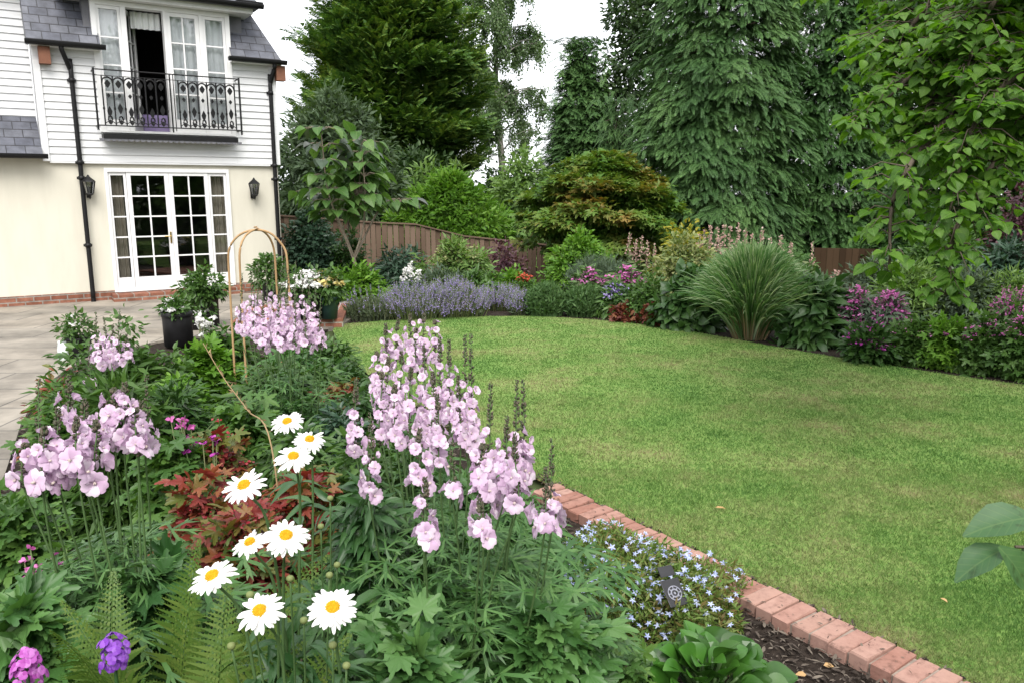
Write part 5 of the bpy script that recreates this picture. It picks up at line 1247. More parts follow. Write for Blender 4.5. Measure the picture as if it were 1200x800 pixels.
def mallow(name, label, base, spikes, bsize=1.0, leafn=160, leafsize=.15, spread=.35, seed=1, bud=1.0, zleaf=.55, nstem=6, sharp=True):
    r = np.random.default_rng(seed); base = np.asarray(base, float)
    o = thing(name, label, 'mallow plant', base, 0, 'pink flowering mallow plants')
    gl = Geo(); gst = Geo()
    for (px, yt, y0, y1, d) in spikes:
        tip = P(px, yt, d); f0 = P(px+r.uniform(-2, 2), y0, d); f1 = P(px+r.uniform(-3, 3), y1, d)
        s0 = base+np.array([(tip[0]-base[0])*.55+r.normal(0, .03), (tip[1]-base[1])*.6+r.normal(0, .03), 0.])
        low = s0+(f1-s0)*.6+np.array([r.normal(0, .02), r.normal(0, .02), .02])
        C = bez([s0, low, f1, f0, tip], 6)
        sk = bpy.data.objects.new('flower_spike', None); COL.objects.link(sk); sk.parent = o; sk.location = f1-base
        g = Geo(); tubes(g, [C], np.linspace(.0042, .0013, len(C)), 5); g.build('stem', M_MSTEM, sk, f1)
        # bud tip: crowded little buds shrinking upward, plus calyces between flowers
        Lb = np.linalg.norm(tip-f0); n = int(60*bud); t = r.random(n)**.8
        ax = nrm(tip-f0); pp = f0+(tip-f0)*t[:, None]; side = nrm(np.cross(runit(n), ax)); sz = (.0165-.0085*t)*min(bsize, 1.0)
        g = Geo(); place(g, BUDT, pp+side*.002, nrm(side*.75+ax*.8), runit(n), sz, .95)
        n2 = 26; t = r.random(n2); pp = f1+(f0-f1)*t[:, None]; side = nrm(np.cross(runit(n2), ax)); place(g, BUDT, pp, nrm(side+ax*.5), runit(n2), .014*bsize, 1)
        g.build('buds', M_BUD, sk, f1)['kind'] = 'stuff'
        Lf = np.linalg.norm(f0-f1); nb = max(4, int(Lf/(.0125*bsize)))
        for k in range(nb):
            t = (k+r.uniform(.1, .9))/nb; p = f1+(f0-f1)*t; a = k*2.4+r.uniform(-.5, .5)
            out = np.array([math.cos(a), math.sin(a), .18+.25*t]); out = nrm(out+np.array([0, -.25, 0])+r.normal(0, .25, 3)); s_ = bsize*(1.08-.52*t)*(1.12 if d < 2.5 else .94)*r.uniform(.72, 1.1)
            b_o = bpy.data.objects.new('blossom', blos_me[2 if (t > .75 or r.random() < .35) else int(r.integers(0, 2))]); COL.objects.link(b_o); b_o.parent = sk
            orient(b_o, (p+out*.020*bsize-f1), out, r.uniform(0, 6.28), s_)
        # narrow divided stem leaves
        m_ = nstem; t = r.uniform(.05, .62, m_); idx = (t*(len(C)-13)).astype(int); pp = C[idx]
        a = r.uniform(0, 6.28, m_); dv = np.stack([np.cos(a), np.sin(a), r.uniform(.1, .9, m_)], 1)
        place(gl, CUT, pp+dv*.03, dv, nrm(np.array([0, 0, 1.])+runit(m_)*.5), r.uniform(.75, 1.15, m_)*leafsize*.8, .8, r.uniform(.1, .5, m_))
    # basal leaves on petioles
    n = leafn; a = r.uniform(0, 6.28, n); q = r.random(n)**.6*spread
    h = r.uniform(.12, zleaf, n)*(1-.35*q/spread)
    tip = base+np.stack([np.cos(a)*q, np.sin(a)*q, h], 1); s0 = base+np.stack([np.cos(a)*q*.3, np.sin(a)*q*.3, 0*a], 1)
    tubes(gst, np.stack([s0, s0*.45+tip*.55+np.array([0, 0, .05]), tip], 1), np.array([.003, .0025, .002]), 4)
    dv = np.stack([np.cos(a), np.sin(a), r.uniform(-.35, .25, n)], 1)
    w7 = r.random(n) < .5
    for tm, sel in ((CUT7, w7), (PALM7, ~w7 & (h < zleaf*.55)), (CUT, ~w7 & (h >= zleaf*.55))):
        if sel.any(): place(gl, tm, tip[sel], dv[sel], nrm(np.array([0, -.15, 1.])+r.normal(0, .35, (sel.sum(), 3))), leafsize*r.uniform(.6, 1.15, sel.sum())*(.8 if tm is PALM7 else 1), 1, r.uniform(.1, .45, sel.sum()))
    gl.build('foliage', M_MALL, o, base); gst.build('leaf_stalks', M_MSTEM, o, base)
    return o

A_SP = [(452,379,394,428,3.55),(467,374,388,424,3.6),(481,368,381,420,3.7),(497,368,378,424,3.7),(509,376,382,428,3.6),(488,385,392,440,3.4),
    (441,412,420,474,3.2),(455,418,432,500,3.05),(470,412,428,505,3.0),(447,436,446,522,2.85),(482,430,448,528,2.75),(463,450,462,520,2.7),(497,404,436,512,3.0),(515,394,425,492,3.1),(526,398,430,495,3.05),(507,436,452,525,2.8),
    (418,442,478,534,2.75),(434,484,532,580,2.5),(545,393,446,520,2.85),(552,391,452,520,2.85),(537,440,470,528,2.75),(512,462,482,552,2.6),(492,502,520,572,2.45),
    (575,450,505,590,2.45),(566,520,530,604,2.3),(606,445,507,556,2.4),(613,444,512,560,2.42),(594,488,520,580,2.35),(603,508,540,598,2.25),(647,513,586,606,2.3),(640,548,590,626,2.2),
    (562,584,604,636,2.1),(498,560,584,634,2.1),(530,505,572,585,2.4)]
bA = np.array([-.22, 2.55, 0])
mallow('pink_mallow', 'largest pink mallow in the middle, crowded with tall pale pink flower spikes', bA, A_SP, 1.10, 420, .13, .62, 1, 1, .68, 18)
B_SP = [(30,520,526,572,2.2),(52,500,512,578,2.15),(68,478,500,560,2.2),(80,440,465,498,2.35),(100,468,482,545,2.25),(112,492,505,565,2.2),(133,455,462,500,2.3),(146,448,462,528,2.3),(158,478,485,535,2.25),(165,470,492,522,2.3),(45,445,540,556,2.3),(90,488,508,556,2.15),(124,470,480,520,2.3),(172,440,505,525,2.4)]
mallow('pink_mallow', 'left mallow with a low cluster of large pale pink flowers over cut leaves', [-1.18, 2.25, 0], B_SP, 1.14, 330, .13, .46, 2, .8, .78, 18)
C_SP = [(x_, y_-r1, y_, y_+r2, dd) for x_, y_, r1, r2, dd in ((284,356,36,36,5.0),(294,350,40,44,4.95),(303,345,36,50,4.9),(312,352,42,44,4.85),(320,346,50,44,4.8),(330,350,38,50,4.75),(338,346,30,52,4.8),(346,355,48,44,4.8),(354,352,36,50,4.75),(362,358,32,44,4.7),(370,368,30,36,4.7),(376,382,36,26,4.65),(326,368,40,40,4.6),(308,372,30,38,4.6),(345,375,36,36,4.6),(358,385,30,24,4.6),(299,366,52,30,4.7),(334,362,56,36,4.7))]
mallow('pink_mallow', 'pink mallow under the cane hoop with many thin upright stems', [-1.32, 4.75, 0], C_SP, 1.2, 200, .15, .34, 3, .6, .55, 12)
D_SP = [(112,366,398,424,4.6),(122,372,392,430,4.6),(132,380,395,428,4.55),(140,362,400,426,4.5),(148,392,405,424,4.5),(118,404,412,430,4.45),(104,400,442,452,4.4)]
mallow('pink_mallow', 'small pale mallow farthest left, near the paving', [-2.32, 4.45, 0], D_SP, 1.15, 110, .13, .28, 4, .6, .6, 8)

# --- general leafy clumps filling the bed
def fg(label, px0, px1, ptop, d, tmpl, mat, n, per, spread, size, seed, name='leafy_plant', cat='plant', wid=1, prof=MOUND, up=.8, jit=.5, ry=.9, group='green plants filling the near bed', droop=.25, flat=.6, inner=.35):
    return bush(name, label, cat, px0, px1, ptop, 0, tmpl, mat, n, per, spread, size, prof, seed, up, jit, wid, ry, d, droop, group, inner, flat, .22, .005, .6)
fg('light green geranium at the far left edge beside the paving', -30, 62, 572, 2.75, PALM5, M_GERG, 90, 9, .10, .065, 201)
fg('green geranium between the paving and the left mallow', 20, 105, 470, 4.0, PALM5, M_GERG, 80, 9, .12, .07, 202)
fg('reddish brown stemmed low plant at the bed edge by the paving', 30, 120, 428, 5.2, LEAF, M_GERR, 70, 12, .12, .06, 203)
fg('grassy green plant behind the small left mallow', 100, 200, 412, 5.4, NARROW, M_MID, 90, 30, .14, .14, 204, wid=1.2, up=.1, jit=.8)
fg('fresh green leafy plant below the black pot', 188, 290, 396, 5.9, PALM5, M_BRI, 130, 12, .15, .085, 205)
fg('mid green plant left of the hoop support', 225, 300, 375, 6.3, LEAF, M_MID, 90, 18, .14, .08, 206)
fg('yellowish green fine leaved plant in the middle of the bed', 160, 250, 428, 5.0, LEAF, M_BRI, 110, 20, .13, .05, 207)
fg('dark fine leaved plant with brown seed heads', 150, 258, 452, 4.45, NARROW, M_DEEP, 130, 40, .12, .08, 208, wid=1.6)
fg('broad leaved green plant in front of the thin mallow stems', 235, 330, 468, 4.3, PALM5, M_GERG, 110, 11, .12, .08, 209)
fg('lush green plant right of the left mallow', 150, 250, 505, 3.5, PALM5, M_GERG, 110, 10, .12, .075, 210)
fg('bluish green plant by the lawn edge next to the thin mallow stems', 365, 428, 470, 4.6, LEAF, M_TEAL, 70, 18, .11, .06, 211)
fg('bright green pea-like plant left of the large mallow', 386, 450, 505, 3.35, LEAF, M_MID, 110, 22, .11, .05, 212)
fg('narrow leaved green plant between the daisies and the large mallow', 385, 470, 560, 2.75, LANCE, M_DAISL, 110, 16, .10, .085, 213)
fg('dark leafy plant behind the ferns', 120, 240, 640, 2.35, PALM7, M_DAISL, 90, 8, .10, .085, 214)
fg('shaded leafy plant in the bottom left corner', -30, 90, 690, 2.05, PALM7, M_MALL, 80, 8, .09, .08, 215)
fg('leafy green plant under the front daisies', 255, 440, 735, 1.95, LANCE, M_DAISL, 130, 14, .10, .085, 216)
fg('lobed green leaves along the bottom under the large mallow', 405, 560, 725, 2.15, PALM7, M_MALL, 120, 8, .10, .085, 217)
fg('lobed bluish green leaves beside the bergenia', 560, 720, 700, 2.4, PALM7, M_MALL, 120, 8, .10, .08, 218)
fg('green plant in the lawn-side gap behind the large mallow', 430, 520, 520, 3.6, LEAF, M_MID, 90, 18, .12, .055, 219)
fg('green plant filling the bed between red leaves and thin mallow', 300, 400, 500, 3.9, LANCE, M_MID, 110, 18, .12, .09, 220)
# red-leaved geraniums
GR = 'red leaved geraniums in the near bed'
for i, (px0, px1, pt, d, n, lab) in enumerate(((195, 300, 494, 3.75, 110, 'red leaved geranium farthest back, left of the top daisies'), (190, 290, 545, 3.2, 110, 'red and green geranium left of the tilted daisy'), (225, 330, 590, 2.8, 110, 'deep red geranium behind the middle pair of daisies'), (300, 405, 540, 3.2, 90, 'dark red geranium right of the tilted daisy'), (370, 425, 432, 5.2, 44, 'brownish red plant at the lawn edge by the thin mallow'), (100, 175, 478, 4.3, 40, 'russet leaved low plant behind the left mallow'))):
    o, b, hw, H_ = fg(lab, px0, px1, pt, d, PALM5, M_GERR, n, 8, .11, .062 if d < 4 else .06, 230+i, 'red_geranium', 'geranium', group=GR)
    if i in (0, 1, 2): flowers_over(o, b, hw, H_, 12, M_RED if False else petalmat('crimson_bud', [(.30,.02,.035), (.40,.05,.07), (.45,.12,.14)]), .018, 'buds', lo=.6, seed=230+i, per=8)
fl2 = [(238, 378, 6.2, 14, M_WHT, 'small white and blush flower cluster left of the hoop'), (216, 492, 3.7, 8, M_PINK, 'little pink flower cluster among the red leaves'), (48, 652, 2.3, 9, M_PINK, 'little pink flower cluster below the left mallow flowers'), (240, 520, 3.5, 6, M_MAG, 'little purple flower cluster among the red leaves')]
for i, (px, py, d, nf, mt, lab) in enumerate(fl2):
    p = P(px, py, d); bb = np.array([p[0], p[1], 0]); o = thing('small_flower', lab, 'flower', bb, 0, 'little flower clusters in the near bed')
    g = Geo(); e = p+rng.normal(0, .03, (nf, 3)); tubes(g, np.stack([np.repeat(bb[None], nf, 0)+rng.normal(0, .01, (nf, 3))*[1, 1, 0], e*.6+bb*.4, e], 1), .0025, 4); g.build('stem', STALK, o, bb)
    g = Geo(); n = nf*6; place(g, LEAF, np.repeat(e, 6, 0), runit(n)*[1, 1, .4], runit(n)+[0, 0, .6], .016*d/2.4, 1.5); g.build('blossoms', mt, o, bb)

# --- ferns
def frond(g, base, d0, L_, bendv, w_, seed):
    r = np.random.default_rng(seed); k = 46; t = np.linspace(0, 1, k)
    C = base+np.outer(t, d0)*L_+np.outer(t**2, [0, 0, -bendv])*L_
    T = nrm(np.gradient(C, axis=0)); tubes(g, [C], np.linspace(.0035, .0008, k), 4)
    S = nrm(np.cross(T, np.array([r.normal(0, .35), 1.0, -.35+r.normal(0, .2)]))); U = np.cross(S, T)
    wl = w_*np.interp(t, [0, .15, .22, .45, 1], [0, 0, .55, 1, .02])
    for sg in (-1, 1):
        for i in range(5, k-1):
            for hlf in (0, .5):
                if hlf: continue
                p = C[i]*(1-hlf)+C[i+1]*hlf; L2 = wl[i]*r.uniform(.9, 1.08)
                if L2 < .004: continue
                dv = nrm(S[i]*sg+T[i]*.38-U[i]*.12+r.normal(0, .05, 3)); m_ = max(5, int(L2/.0045)); tt = (np.arange(m_)+.5)/m_
                q = p+dv*L2*tt[:, None]-U[i]*L2*.2*(tt**2)[:, None]
                pd = nrm(np.cross(dv, U[i])); sgn = np.where(np.arange(m_) % 2 == 0, 1., -1.)[:, None]
                place(g, TINY, q, nrm(pd*sgn+dv*.7), np.repeat(U[i][None], m_, 0), .0155*(1.1-.8*tt)*(.5+.5*L2/w_), 1.1)
                place(g, NARROW, [p], [dv], [U[i]], [L2*1.03], .9, .2)
for i, (px, py, d, lab, fr) in enumerate(((118, 880, 1.9, 'left fern with fronds leaning over the violet flower', [(-.75,.1,1), (-.35,-.2,1.1), (.25,-.3,1.0), (.55,.1,1.05), (-.1,.35,1.2), (-.9,-.3,.8)]), (235, 875, 1.85, 'right fern standing beside the front daisies', [(.0,.3,1.25), (-.45,.2,1.15), (.4,.1,1.1), (-.15,-.3,1.0), (.7,-.2,.9), (-.8,-.1,.9)]), (190, 800, 2.1, 'fern at the back between the other two', [(.1,.1,1.2), (-.5,.0,1.1), (.45,.2,1.1), (-.1,-.3,1.1)]))):
    p = P(px, py, d); bb = np.array([p[0], p[1], 0]); o = thing('fern', lab, 'fern', bb, 0, 'ferns in the bottom left of the bed')
    zc = {0: .30, 1: .36, 2: .34}[i]
    for j, q in enumerate(fr):
        g = Geo(); frond(g, bb+[0, 0, zc*.2], nrm(np.array(q)), random.uniform(.95, 1.12), .30, .12, 300+i*10+j); g.build('frond', M_FERN, o, bb)

# --- shasta daisies
PET = []
def daisy_head(n, L_, seed):
    r = np.random.default_rng(seed); V, F = [], []
    for ring, (nn, ln, zz) in enumerate(((n, 1.0, .0), (n-3, .93, .003))):
        for k in range(nn):
            if r.random() < .05: continue
            a = 2*math.pi*(k+.5*ring)/nn+r.normal(0, .06); c, s_ = math.cos(a), math.sin(a); q = len(V); ll = L_*ln*r.uniform(.88, 1.06); dr = r.uniform(-.06, .34); w0 = L_*.105*r.uniform(.8, 1.15)
            for i, (t, w_) in enumerate(((.12, .55), (.35, .85), (.6, 1), (.82, .95), (.95, .62), (1, .32))):
                for e in (-1, 0, 1):
                    rr = ll*t*(1-.03*abs(e)); y = e*w0*w_; z = zz+.10*ll*math.sin(t*2.2)-dr*ll*t*t+.006*abs(e)*L_*6*w_*.12
                    V.append((rr*c-y*s_, rr*s_+y*c, z))
            for i in range(5):
                for j in range(2): F.append((q+i*3+j, q+i*3+j+1, q+i*3+j+4, q+i*3+j+3))
    return T_(V, F)
daisies = [(337,495,2.32,41,-.1,.55),(363,516,2.2,41,.1,.45),(344,536,1.98,48,.05,.5),(287,570,1.72,56,-.25,.65),(294,637,1.75,46,-.3,.2),(335,629,1.72,58,.25,.5),(250,676,1.62,60,-.35,.35),(305,717,1.56,61,-.15,.65),(390,713,1.56,62,.1,.75)]
plants = [([0,1,2], [-.58, 2.15, 0], 'shasta daisy plant at the back carrying the three farthest white blooms'), ([3,4,5], [-.56, 1.82, 0], 'middle shasta daisy plant with a tilted bloom and a close pair'), ([6,7,8], [-.45, 1.62, 0], 'front shasta daisy plant with the three nearest white blooms')]
budpx = [[(376,616,2.0),(387,583,2.05),(395,661,1.9)], [(386,673,1.8),(340,677,1.7),(356,726,1.65)], [(293,696,1.6),(271,756,1.55),(390,755,1.6),(406,779,1.6)]]
for (ids, base, lab), bl in zip(plants, budpx):
    base = np.array(base); o = thing('shasta_daisy', lab, 'daisy plant', base, 0, 'white shasta daisies'); gl = Geo()
    for di in ids:
        px, py, d, wpx, tx, ty = daisies[di]; c = P(px, py, d); Rd = wpx/2/FPX*d*.97; r = np.random.default_rng(60+di)
        ax = nrm(np.array([tx*.8, -.20-ty*.38, 1.0]))
        s0 = base+np.array([(c[0]-base[0])*.45, (c[1]-base[1])*.45, 0]); low = c-ax*.16
        C = bez([s0, s0*.5+low*.5+[r.normal(0, .02), r.normal(0, .02), 0], low, c-ax*.012], 6)
        g = Geo(); tubes(g, [C], np.linspace(.0042, .003, len(C)), 6); g.build('stem', M_MSTEM, o, base)
        m_ = 8; idx = r.integers(2, 12, m_); a = r.uniform(0, 6.28, m_); place(gl, LANCE, C[idx], np.stack([np.cos(a), np.sin(a), r.uniform(.2, .9, m_)], 1), np.repeat([[0, 0, 1.]], m_, 0), r.uniform(.06, .11, m_), 1.0, .35)
        hd = bpy.data.objects.new('flower_head', None); COL.objects.link(hd); hd.parent = o; orient(hd, c-base, ax, r.uniform(0, 6))
        t_ = daisy_head(21, Rd, 80+di); g = Geo(); g.add(t_[0], t_[1]); g.build('petals', M_DPET, hd, smooth=True)
        g = Geo(); rd = Rd*.27; prof = [(rd*.9, -.002), (rd, .004), (rd*.9, .008), (rd*.6, .0115), (rd*.3, .0115), (.0008, .0105)]; lathe(g, prof, 20)
        kk = np.arange(90); fr_ = np.sqrt((kk+.5)/90); aa = kk*2.39996; zz = np.interp(fr_, [0, .3, .6, .9, 1], [.0105, .0115, .0115, .008, .004]); place(g, BUDT, np.stack([rd*fr_*np.cos(aa), rd*fr_*np.sin(aa), zz-.001], 1), np.stack([np.cos(aa)*fr_*.6, np.sin(aa)*fr_*.6, 1+0*aa], 1), runit(90), .0042, 1.3); g.build('disc', M_DISC, hd)
        g = Geo(); lathe(g, [(.003, -.014), (rd*.8, -.008), (rd*1.05, -.001)], 14); g.build('calyx', M_MSTEM, hd, smooth=True)
    for px, py, d in bl:
        c = P(px, py, d); s0 = base+np.array([(c[0]-base[0])*.5, (c[1]-base[1])*.5, 0]); g = Geo(); tubes(g, [bez([s0, s0*.4+c*.6+[0, 0, .02], c], 6)], .0024, 5); g.build('stem', M_MSTEM, o, base)
        g = Geo(); rb = .0085; lathe(g, [(.002, -rb), (rb*.85, -rb*.55), (rb, 0), (rb*.8, rb*.5), (rb*.35, rb*.75), (.0005, rb*.8)], 12, c); g.build('bud', M_VAR, o, base, smooth=True)
    n = 110; a = rng.uniform(0, 6.28, n); q = rng.random(n)**.5*.2; hh = rng.uniform(.05, .5, n)
    place(gl, LANCE, base+np.stack([np.cos(a)*q, np.sin(a)*q, hh], 1), np.stack([np.cos(a), np.sin(a), rng.uniform(0, .9, n)], 1), np.repeat([[0, 0, 1.]], n, 0)+runit(n)*.3, rng.uniform(.09, .15, n), 1, .4)
    gl.build('foliage', M_DAISL, o, base)

# --- stocks: short dense flower heads
FOUR = flower_template(4, .011, [.2,.5,.62,.45], .2, .12, .03, 0, 4)
for px, py, d, mt, Lh, lab in ((133, 762, 1.72, M_STOCKP, .075, 'violet stock flower head among the ferns'), (31, 782, 1.62, M_STOCKM, .085, 'magenta pink stock flower head in the bottom left corner')):
    p = P(px, py, d); bb = np.array([p[0], p[1], 0]); o = thing('stock_flower', lab, 'flower', bb, 0, 'stock flowers in the bottom left corner')
    g = Geo(); tubes(g, [bez([bb, (bb+p)/2, p], 5)], .004, 6); n = 16; t = rng.uniform(.2, .85, n); place(g, LANCE, bb+(p-bb)*t[:, None], runit(n)*[1, 1, .4]+[0, 0, .4], runit(n)+[0, 0, 1], .09, 1, .3); g.build('stem', M_DAISL, o, bb)
    g = Geo(); n = 64; t = rng.random(n); a = np.arange(n)*2.4; rr = (.024*np.sqrt(1-(t*1.6-.6).clip(0, 1)**2)+.004)*rng.uniform(.6, 1.25, n); dv = np.stack([np.cos(a), np.sin(a), .3+1.2*(t-.3)], 1)
    up = nrm(dv); xx = nrm(np.cross(up, runit(n))); place(g, FOUR, p+np.stack([np.cos(a)*rr, np.sin(a)*rr, (t-.5)*Lh], 1), xx, up, rng.uniform(.55, 1.05, n)); g.build('blossoms', mt, o, bb, smooth=True)

# --- mat of pale blue star flowers spilling over the edging
STAR = flower_template(5, .0125, [.08,.2,.19,.05], .05, .1, .0, 0, 4)
ctr = G(734, 704); o = thing('star_flower_mat', 'low mat of pale blue star flowers spilling over the brick edging', 'ground cover', ctr)
n = 12000; a = rng.uniform(0, 6.28, n); q = rng.random(n)**.5; wb_ = 1+.16*np.sin(a*5+1)+.1*np.sin(a*9); pos = ctr+np.stack([np.cos(a)*q*.46*wb_+np.sin(a)*q*-.10, np.sin(a)*q*.54*wb_, 0*a], 1)
hz = .15*np.sqrt(np.clip(1-q**2, 0, 1))*(1+.25*np.sin(pos[:, 0]*17)*np.sin(pos[:, 1]*13))+.01; pos[:, 2] = hz*rng.uniform(.25, 1.3, n)+.01
g = Geo(); place(g, NARROW, pos, runit(n)+np.stack([np.cos(a)*.6, np.sin(a)*.6, .5+0*a], 1), runit(n)+[0, 0, .6], rng.uniform(.022, .045, n), 1.5, .2); g.build('foliage', M_ISOL, o, ctr)
n = 420; a = rng.uniform(0, 6.28, n); q = rng.random(n)**.5; wb_ = 1+.16*np.sin(a*5+1)+.1*np.sin(a*9); pos = ctr+np.stack([np.cos(a)*q*.46*wb_+np.sin(a)*q*-.10, np.sin(a)*q*.54*wb_, 0*a], 1); pos[:, 2] = .15*np.sqrt(1-q**2*.97)*rng.uniform(.8, 1.25, n)+.03+rng.uniform(-.01, .03, n)
up = nrm(np.array([0, -.35, 1])+runit(n)*.55); xx = nrm(np.cross(up, runit(n))); g = Geo(); place(g, STAR, pos, xx, up, rng.uniform(.9, 1.6, n)); f = g.build('blossoms', M_ISOF, o, ctr); f['kind'] = 'stuff'
g = Geo(); tubes(g, np.stack([pos-up*.05-[0, 0, .03], pos-up*.02, pos], 1), .0012, 3); g.build('stalks', STALK, o, ctr)['kind'] = 'stuff'

# --- bergenia
bb = np.array([.64, 2.36, 0]); o = thing('bergenia', 'glossy round-leaved bergenia at the bottom beside the bricks', 'plant', bb)
gs = Geo(); r = np.random.default_rng(12); SPOON = grid_leaf([.07,.12,.22,.34,.41,.42,.34,.06], .30, .20, 8, .016)
for k in range(74):
    a = k*2.4+r.uniform(-.3, .3); ring = (k+1)/74; q = .012+.19*ring**.8; hgt = .235-.10*ring**1.3+r.uniform(-.015, .02)
    tip = bb+np.array([math.cos(a)*q, math.sin(a)*q, hgt]); gs_c = bez([bb+[math.cos(a)*.02, math.sin(a)*.02, 0], (bb+tip)/2+[0, 0, .03], tip], 4); tubes(gs, [gs_c], .006, 5)
    g = Geo(); dv = np.array([math.cos(a), math.sin(a), 2.2-1.95*ring]); dv = dv+r.normal(0, .22, 3); up = np.array([-math.cos(a)*.8+r.normal(0, .4), -math.sin(a)*.8-.2+r.normal(0, .4), .6+.6*ring]); place(g, SPOON, [tip-nrm(dv)*.03], [dv], [up], [r.uniform(.080, .125)*(.8+.35*ring)], r.uniform(.95, 1.2), r.uniform(-.1, .35)); lf = g.build('leaf', M_BERGS[int(r.integers(0, 3))], o, bb, smooth=True)
    ss = lf.modifiers.new('sub', 'SUBSURF'); ss.levels = 1; ss.render_levels = 1
gs.build('stem', M_MSTEM, o, bb, smooth=True)

# --- black plant label
BLKP = surfmat('black_plastic', (.012,.012,.014), (.022,.022,.025), 12, .35, .05, .5); PRT = surfmat('printed_grey', (.14,.15,.19), (.28,.28,.33), 90, .5, 0)
pl = P(790, 694, 3.06); bb = np.array([pl[0], pl[1], 0]); o = thing('plant_label', 'black plastic plant label with a pale printed circle among the blue flowers', 'plant label', (pl[0], pl[1]+.03, 0)); bb = np.array([pl[0], pl[1]+.03, 0]); o.rotation_euler = (0, 0, R(24))
g = Geo(); g.prism([(-.006, .008, -.05), (.006, .008, -.05), (.006, .010, pl[2]-.03), (-.006, .010, pl[2]-.03)], (0, .004, 0)); g.build('stake', BLKP, o)
zt_ = pl[2]; tl_ = lambda x_, s_: (x_, -.05+s_*.085, zt_-.045+s_*.082)
q = [tl_(-.04, 0), tl_(.04, 0), tl_(.042, .9), tl_(-.042, .9)]; g = Geo(); g.prism(q, (0, .003, -.003)); plate = g.build('plate', BLKP, o, bevel=.001)
g = Geo(); q = [tl_(-.03, 1.0), tl_(.036, 1.0), tl_(.036, 1.35), tl_(-.03, 1.35)]; g.prism(q, (0, .003, -.003)); g.build('top_tab', BLKP, o)
def ring(r0, r1, n=28):
    V = []; F = []
    for i in range(n):
        a = 2*math.pi*i/n
        for rr in (r0, r1): x_, y_, z_ = tl_(math.cos(a)*rr, .42+math.sin(a)*rr/.12); V.append((x_, y_-.0016, z_+.0016))
    for i in range(n): j = (i+1) % n; F.append((2*i, 2*i+1, 2*j+1, 2*j))
    return V, np.array(F)
g = Geo()
for r0, r1 in ((.026, .030), (.012, .018), (.0005, .005)): g.add(*ring(r0, r1))
for i in range(8):
    a = i*math.pi/4; V = []
    for rr, s_ in ((.018, -.002), (.026, -.002), (.026, .002), (.018, .002)): x_, y_, z_ = tl_(math.cos(a)*rr-math.sin(a)*s_, .42+(math.sin(a)*rr+math.cos(a)*s_)/.12); V.append((x_, y_-.0019, z_+.0019))
    g.add(V, np.array([[0, 1, 2, 3]]))
g.build('print', PRT, o)

# --- leafy twig at the right, closest to the camera
M_TWIG = leafmat('near_shrub_leaf', [(.03,.085,.028), (.045,.11,.04), (.065,.14,.05)], .5, .3, .4, 6, .3, veins=.18)
bb = np.array([1.62, 1.5, 0]); o = thing('near_shrub', 'close shrub twig with oval leaves entering at the right edge', 'shrub', bb)
g = Geo(); gl = Geo()
B = bez([bb, bb+[.02, 0, .6], P(1290, 680, 1.72), P(1225, 645, 1.62), P(1190, 640, 1.58)], 6); B2 = bez([bb+[0, 0, .3], P(1300, 640, 1.6), P(1240, 600, 1.58)], 6)
tubes(g, [B], np.linspace(.009, .003, len(B)), 6); tubes(g, [B2], np.linspace(.007, .003, len(B2)), 6); g.build('stem', BARK, o, bb, smooth=True)
LT = [((1212, 606), (1142, 608), 1.58, (.1, -.5, 1)), ((1180, 642), (1122, 662), 1.58, (.2, -.2, 1)), ((1170, 640), (1222, 690), 1.56, (0, -.9, .7)), ((1195, 652), (1230, 634), 1.6, (0, -.5, 1)), ((1235, 605), (1260, 570), 1.6, (0, -.6, 1)), ((1240, 620), (1300, 640), 1.6, (0, -.4, 1)), ((1230, 650), (1260, 700), 1.6, (0, -.7, .8)), ((1250, 660), (1310, 690), 1.62, (0, -.5, .8)), ((1270, 640), (1330, 600), 1.65, (0, -.5, .8))]
for (a_, c_, d, up) in LT:
    p0 = P(*a_, d); p1 = P(*c_, d-.02); place(gl, OVAL, [p0], [p1-p0], [up], [np.linalg.norm(p1-p0)], .72, .1)
set_luv(gl.build('foliage', M_TWIG, o, bb, smooth=True), OVAL)

# --- dry arching grass stem and fallen leaves
pts = [(238, 402, 4.1), (262, 442, 3.9), (290, 480, 3.6), (318, 522, 3.2)]; b0 = P(330, 545, 3.1); bb = np.array([b0[0], b0[1], 0]); C = bez([bb]+[P(*q) for q in pts[::-1]], 7)
g = Geo(); tubes(g, [C], np.linspace(.004, .002, len(C)), 5); n = 26; place(g, NARROW, C[rng.integers(8, len(C), n)], runit(n)*.7+[0, .3, .4], runit(n), rng.uniform(.02, .05, n), 1.5)
o = g.build('dry_stem', M_BROWNST, None, bb); tag(o, 'dry straw coloured flower stem leaning across the middle of the bed', 'dry stem')
M_FALL = leafmat('fallen_leaf', [(.30,.16,.06), (.42,.26,.12), (.5,.38,.2)], .7, .1, .2)
for px, py, lab, sz in ((1102, 700, 'small orange-brown fallen leaf on the lawn near the right corner', .035), (838, 594, 'thin pale fallen blade on the lawn behind the star flowers', .06), (1021, 430, 'tiny pale fallen petal on the lawn below the violet flowers', .05), (965, 779, 'curled tan fallen leaf on the mulch by the bricks', .04), (945, 790, 'pale brown fallen leaf scrap on the mulch', .04)):
    p = G(px, py, .04 if py < 720 else .02); g = Geo(); place(g, LEAF, [p], [[random.uniform(-1, 1), random.uniform(-1, 1), .15]], [[.2, -.3, 1]], [sz], 1.2 if sz < .05 else .5, .3); o = g.build('fallen_leaf', M_FALL, None, p); tag(o, lab, 'leaf', 'fallen leaves on the ground')
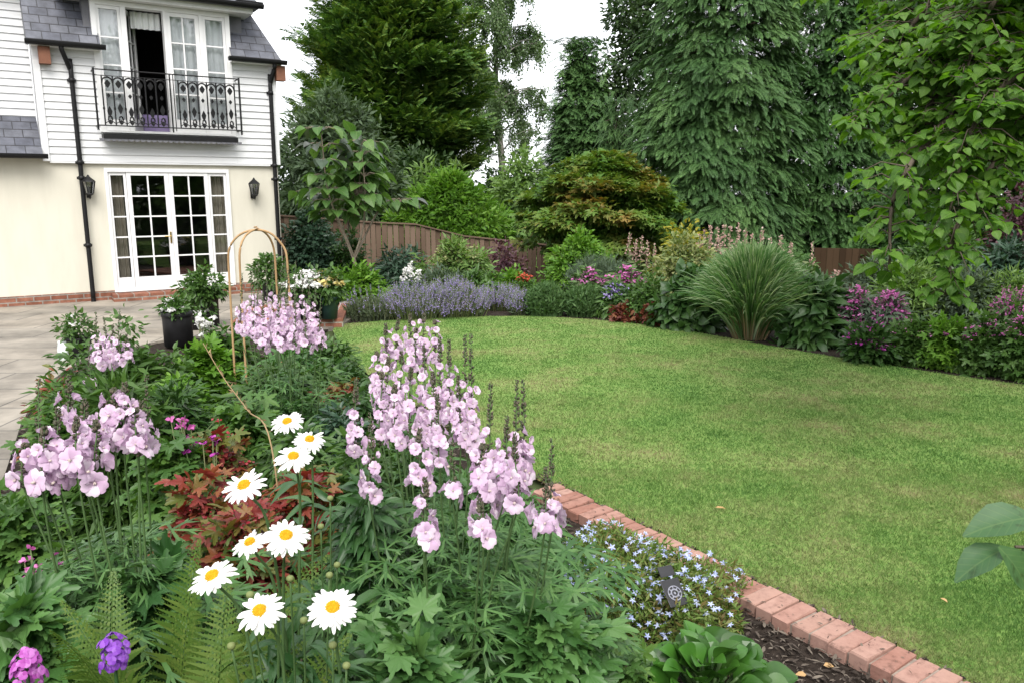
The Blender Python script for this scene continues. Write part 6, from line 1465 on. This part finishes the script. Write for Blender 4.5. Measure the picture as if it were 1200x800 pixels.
# --- low plants hiding the left edge of the lawn
fg('low green plant along the lawn edge right of the thin mallow stems', 372, 420, 398, 7.0, LEAF, M_MID, 70, 20, .12, .06, 221)
fg('fine leaved green plant at the lawn edge below the thin mallow', 352, 412, 430, 5.7, LANCE, M_MID, 110, 18, .12, .085, 222)
fg('mixed green plant at the lawn edge left of the tallest spikes', 388, 440, 452, 4.9, LEAF, M_DEEP, 90, 18, .11, .06, 223)
fg('dense green plant under the cane hoop', 262, 385, 425, 5.25, LANCE, M_MID, 170, 18, .14, .10, 224)

# --- wild stems at the paving side of the bed
fg('wispy tall leafy stems rising beside the small pale mallow', 118, 172, 356, 5.35, LEAF, M_MID, 60, 9, .12, .055, 225, prof=[.4,.6,.8,1,1,.9,.8,.6,.3], inner=.6)
fg('loose green plant between the small mallow and the paving', 58, 118, 400, 5.0, LEAF, M_MID, 70, 14, .12, .06, 226)
fg('pale green weedy plant at the paving edge left of the small mallow', 40, 100, 440, 4.6, NARROW, M_GERG, 70, 22, .12, .09, 227, wid=1.4)
fg('tangled green stems between the left and the small mallow', 90, 180, 428, 4.0, NARROW, M_MID, 110, 26, .14, .11, 228, wid=1.2, up=.1, jit=.8)
fg('green leafy plant between small mallow and hoop', 165, 235, 405, 5.6, LEAF, M_MID, 90, 16, .13, .06, 229)

fg('lobed green plant between the star flowers and the bergenia', 700, 765, 752, 2.55, PALM5, M_GERG, 60, 8, .08, .05, 240)

fg('green mass of stems and leaves just below the thin mallow flowers', 290, 388, 402, 5.7, LANCE, M_MALL, 150, 20, .12, .10, 241)
fg('leafy green plant at the lawn edge behind the thin mallow', 335, 392, 392, 7.0, LEAF, M_MID, 80, 18, .12, .07, 242)
fg('green leaves closing the gap between the large mallow and the lawn', 450, 560, 520, 3.75, LANCE, M_MALL, 130, 16, .10, .08, 243)
fg('low green leaves at the start of the brick edging', 560, 655, 575, 3.45, LANCE, M_MALL, 110, 14, .08, .07, 244)

# low plants along the lawn side of the bed, mostly hidden behind the tall mallow
for i, (x_, y_, hw_, h_, tm, mt, lab) in enumerate(((-.15, 3.75, .28, .30, LANCE, M_MALL, 'low green plant hidden just behind the large mallow'), (-.75, 4.55, .30, .32, LEAF, M_MID, 'low leafy plant at the lawn edge behind the green pea-like plant'), (-1.0, 5.4, .28, .30, PALM5, M_GERG, 'low lobed plant at the lawn edge in front of the thin mallow'), (-1.5, 6.4, .3, .34, LEAF, M_DEEP, 'low dark plant at the lawn edge beside the hoop support'), (-1.95, 7.7, .34, .3, LEAF, M_MID, 'low green plant where the bed meets the patio by the brick step'), (-2.7, 3.6, .28, .3, PALM5, M_GERG, 'low lobed plant at the patio edge behind the left mallow'), (-2.0, 3.0, .26, .32, LEAF, M_MID, 'low leafy plant left of the left mallow at the paving'))):
    o = thing('leafy_plant', lab, 'plant', (x_, y_, 0), 0, 'green plants filling the near bed'); g = Geo()
    c, out, h = shell(70, (x_, y_, 0), h_, hw_, hw_, MOUND, 500+i, .35, 0, 0, .22); c[:, 2] = np.maximum(c[:, 2], .03)
    clump_leaves(g, tm, c, out, 14, .10, .07, .8, .5, 1, .25, flat=.6); g.build('foliage', mt, o, (x_, y_, 0))
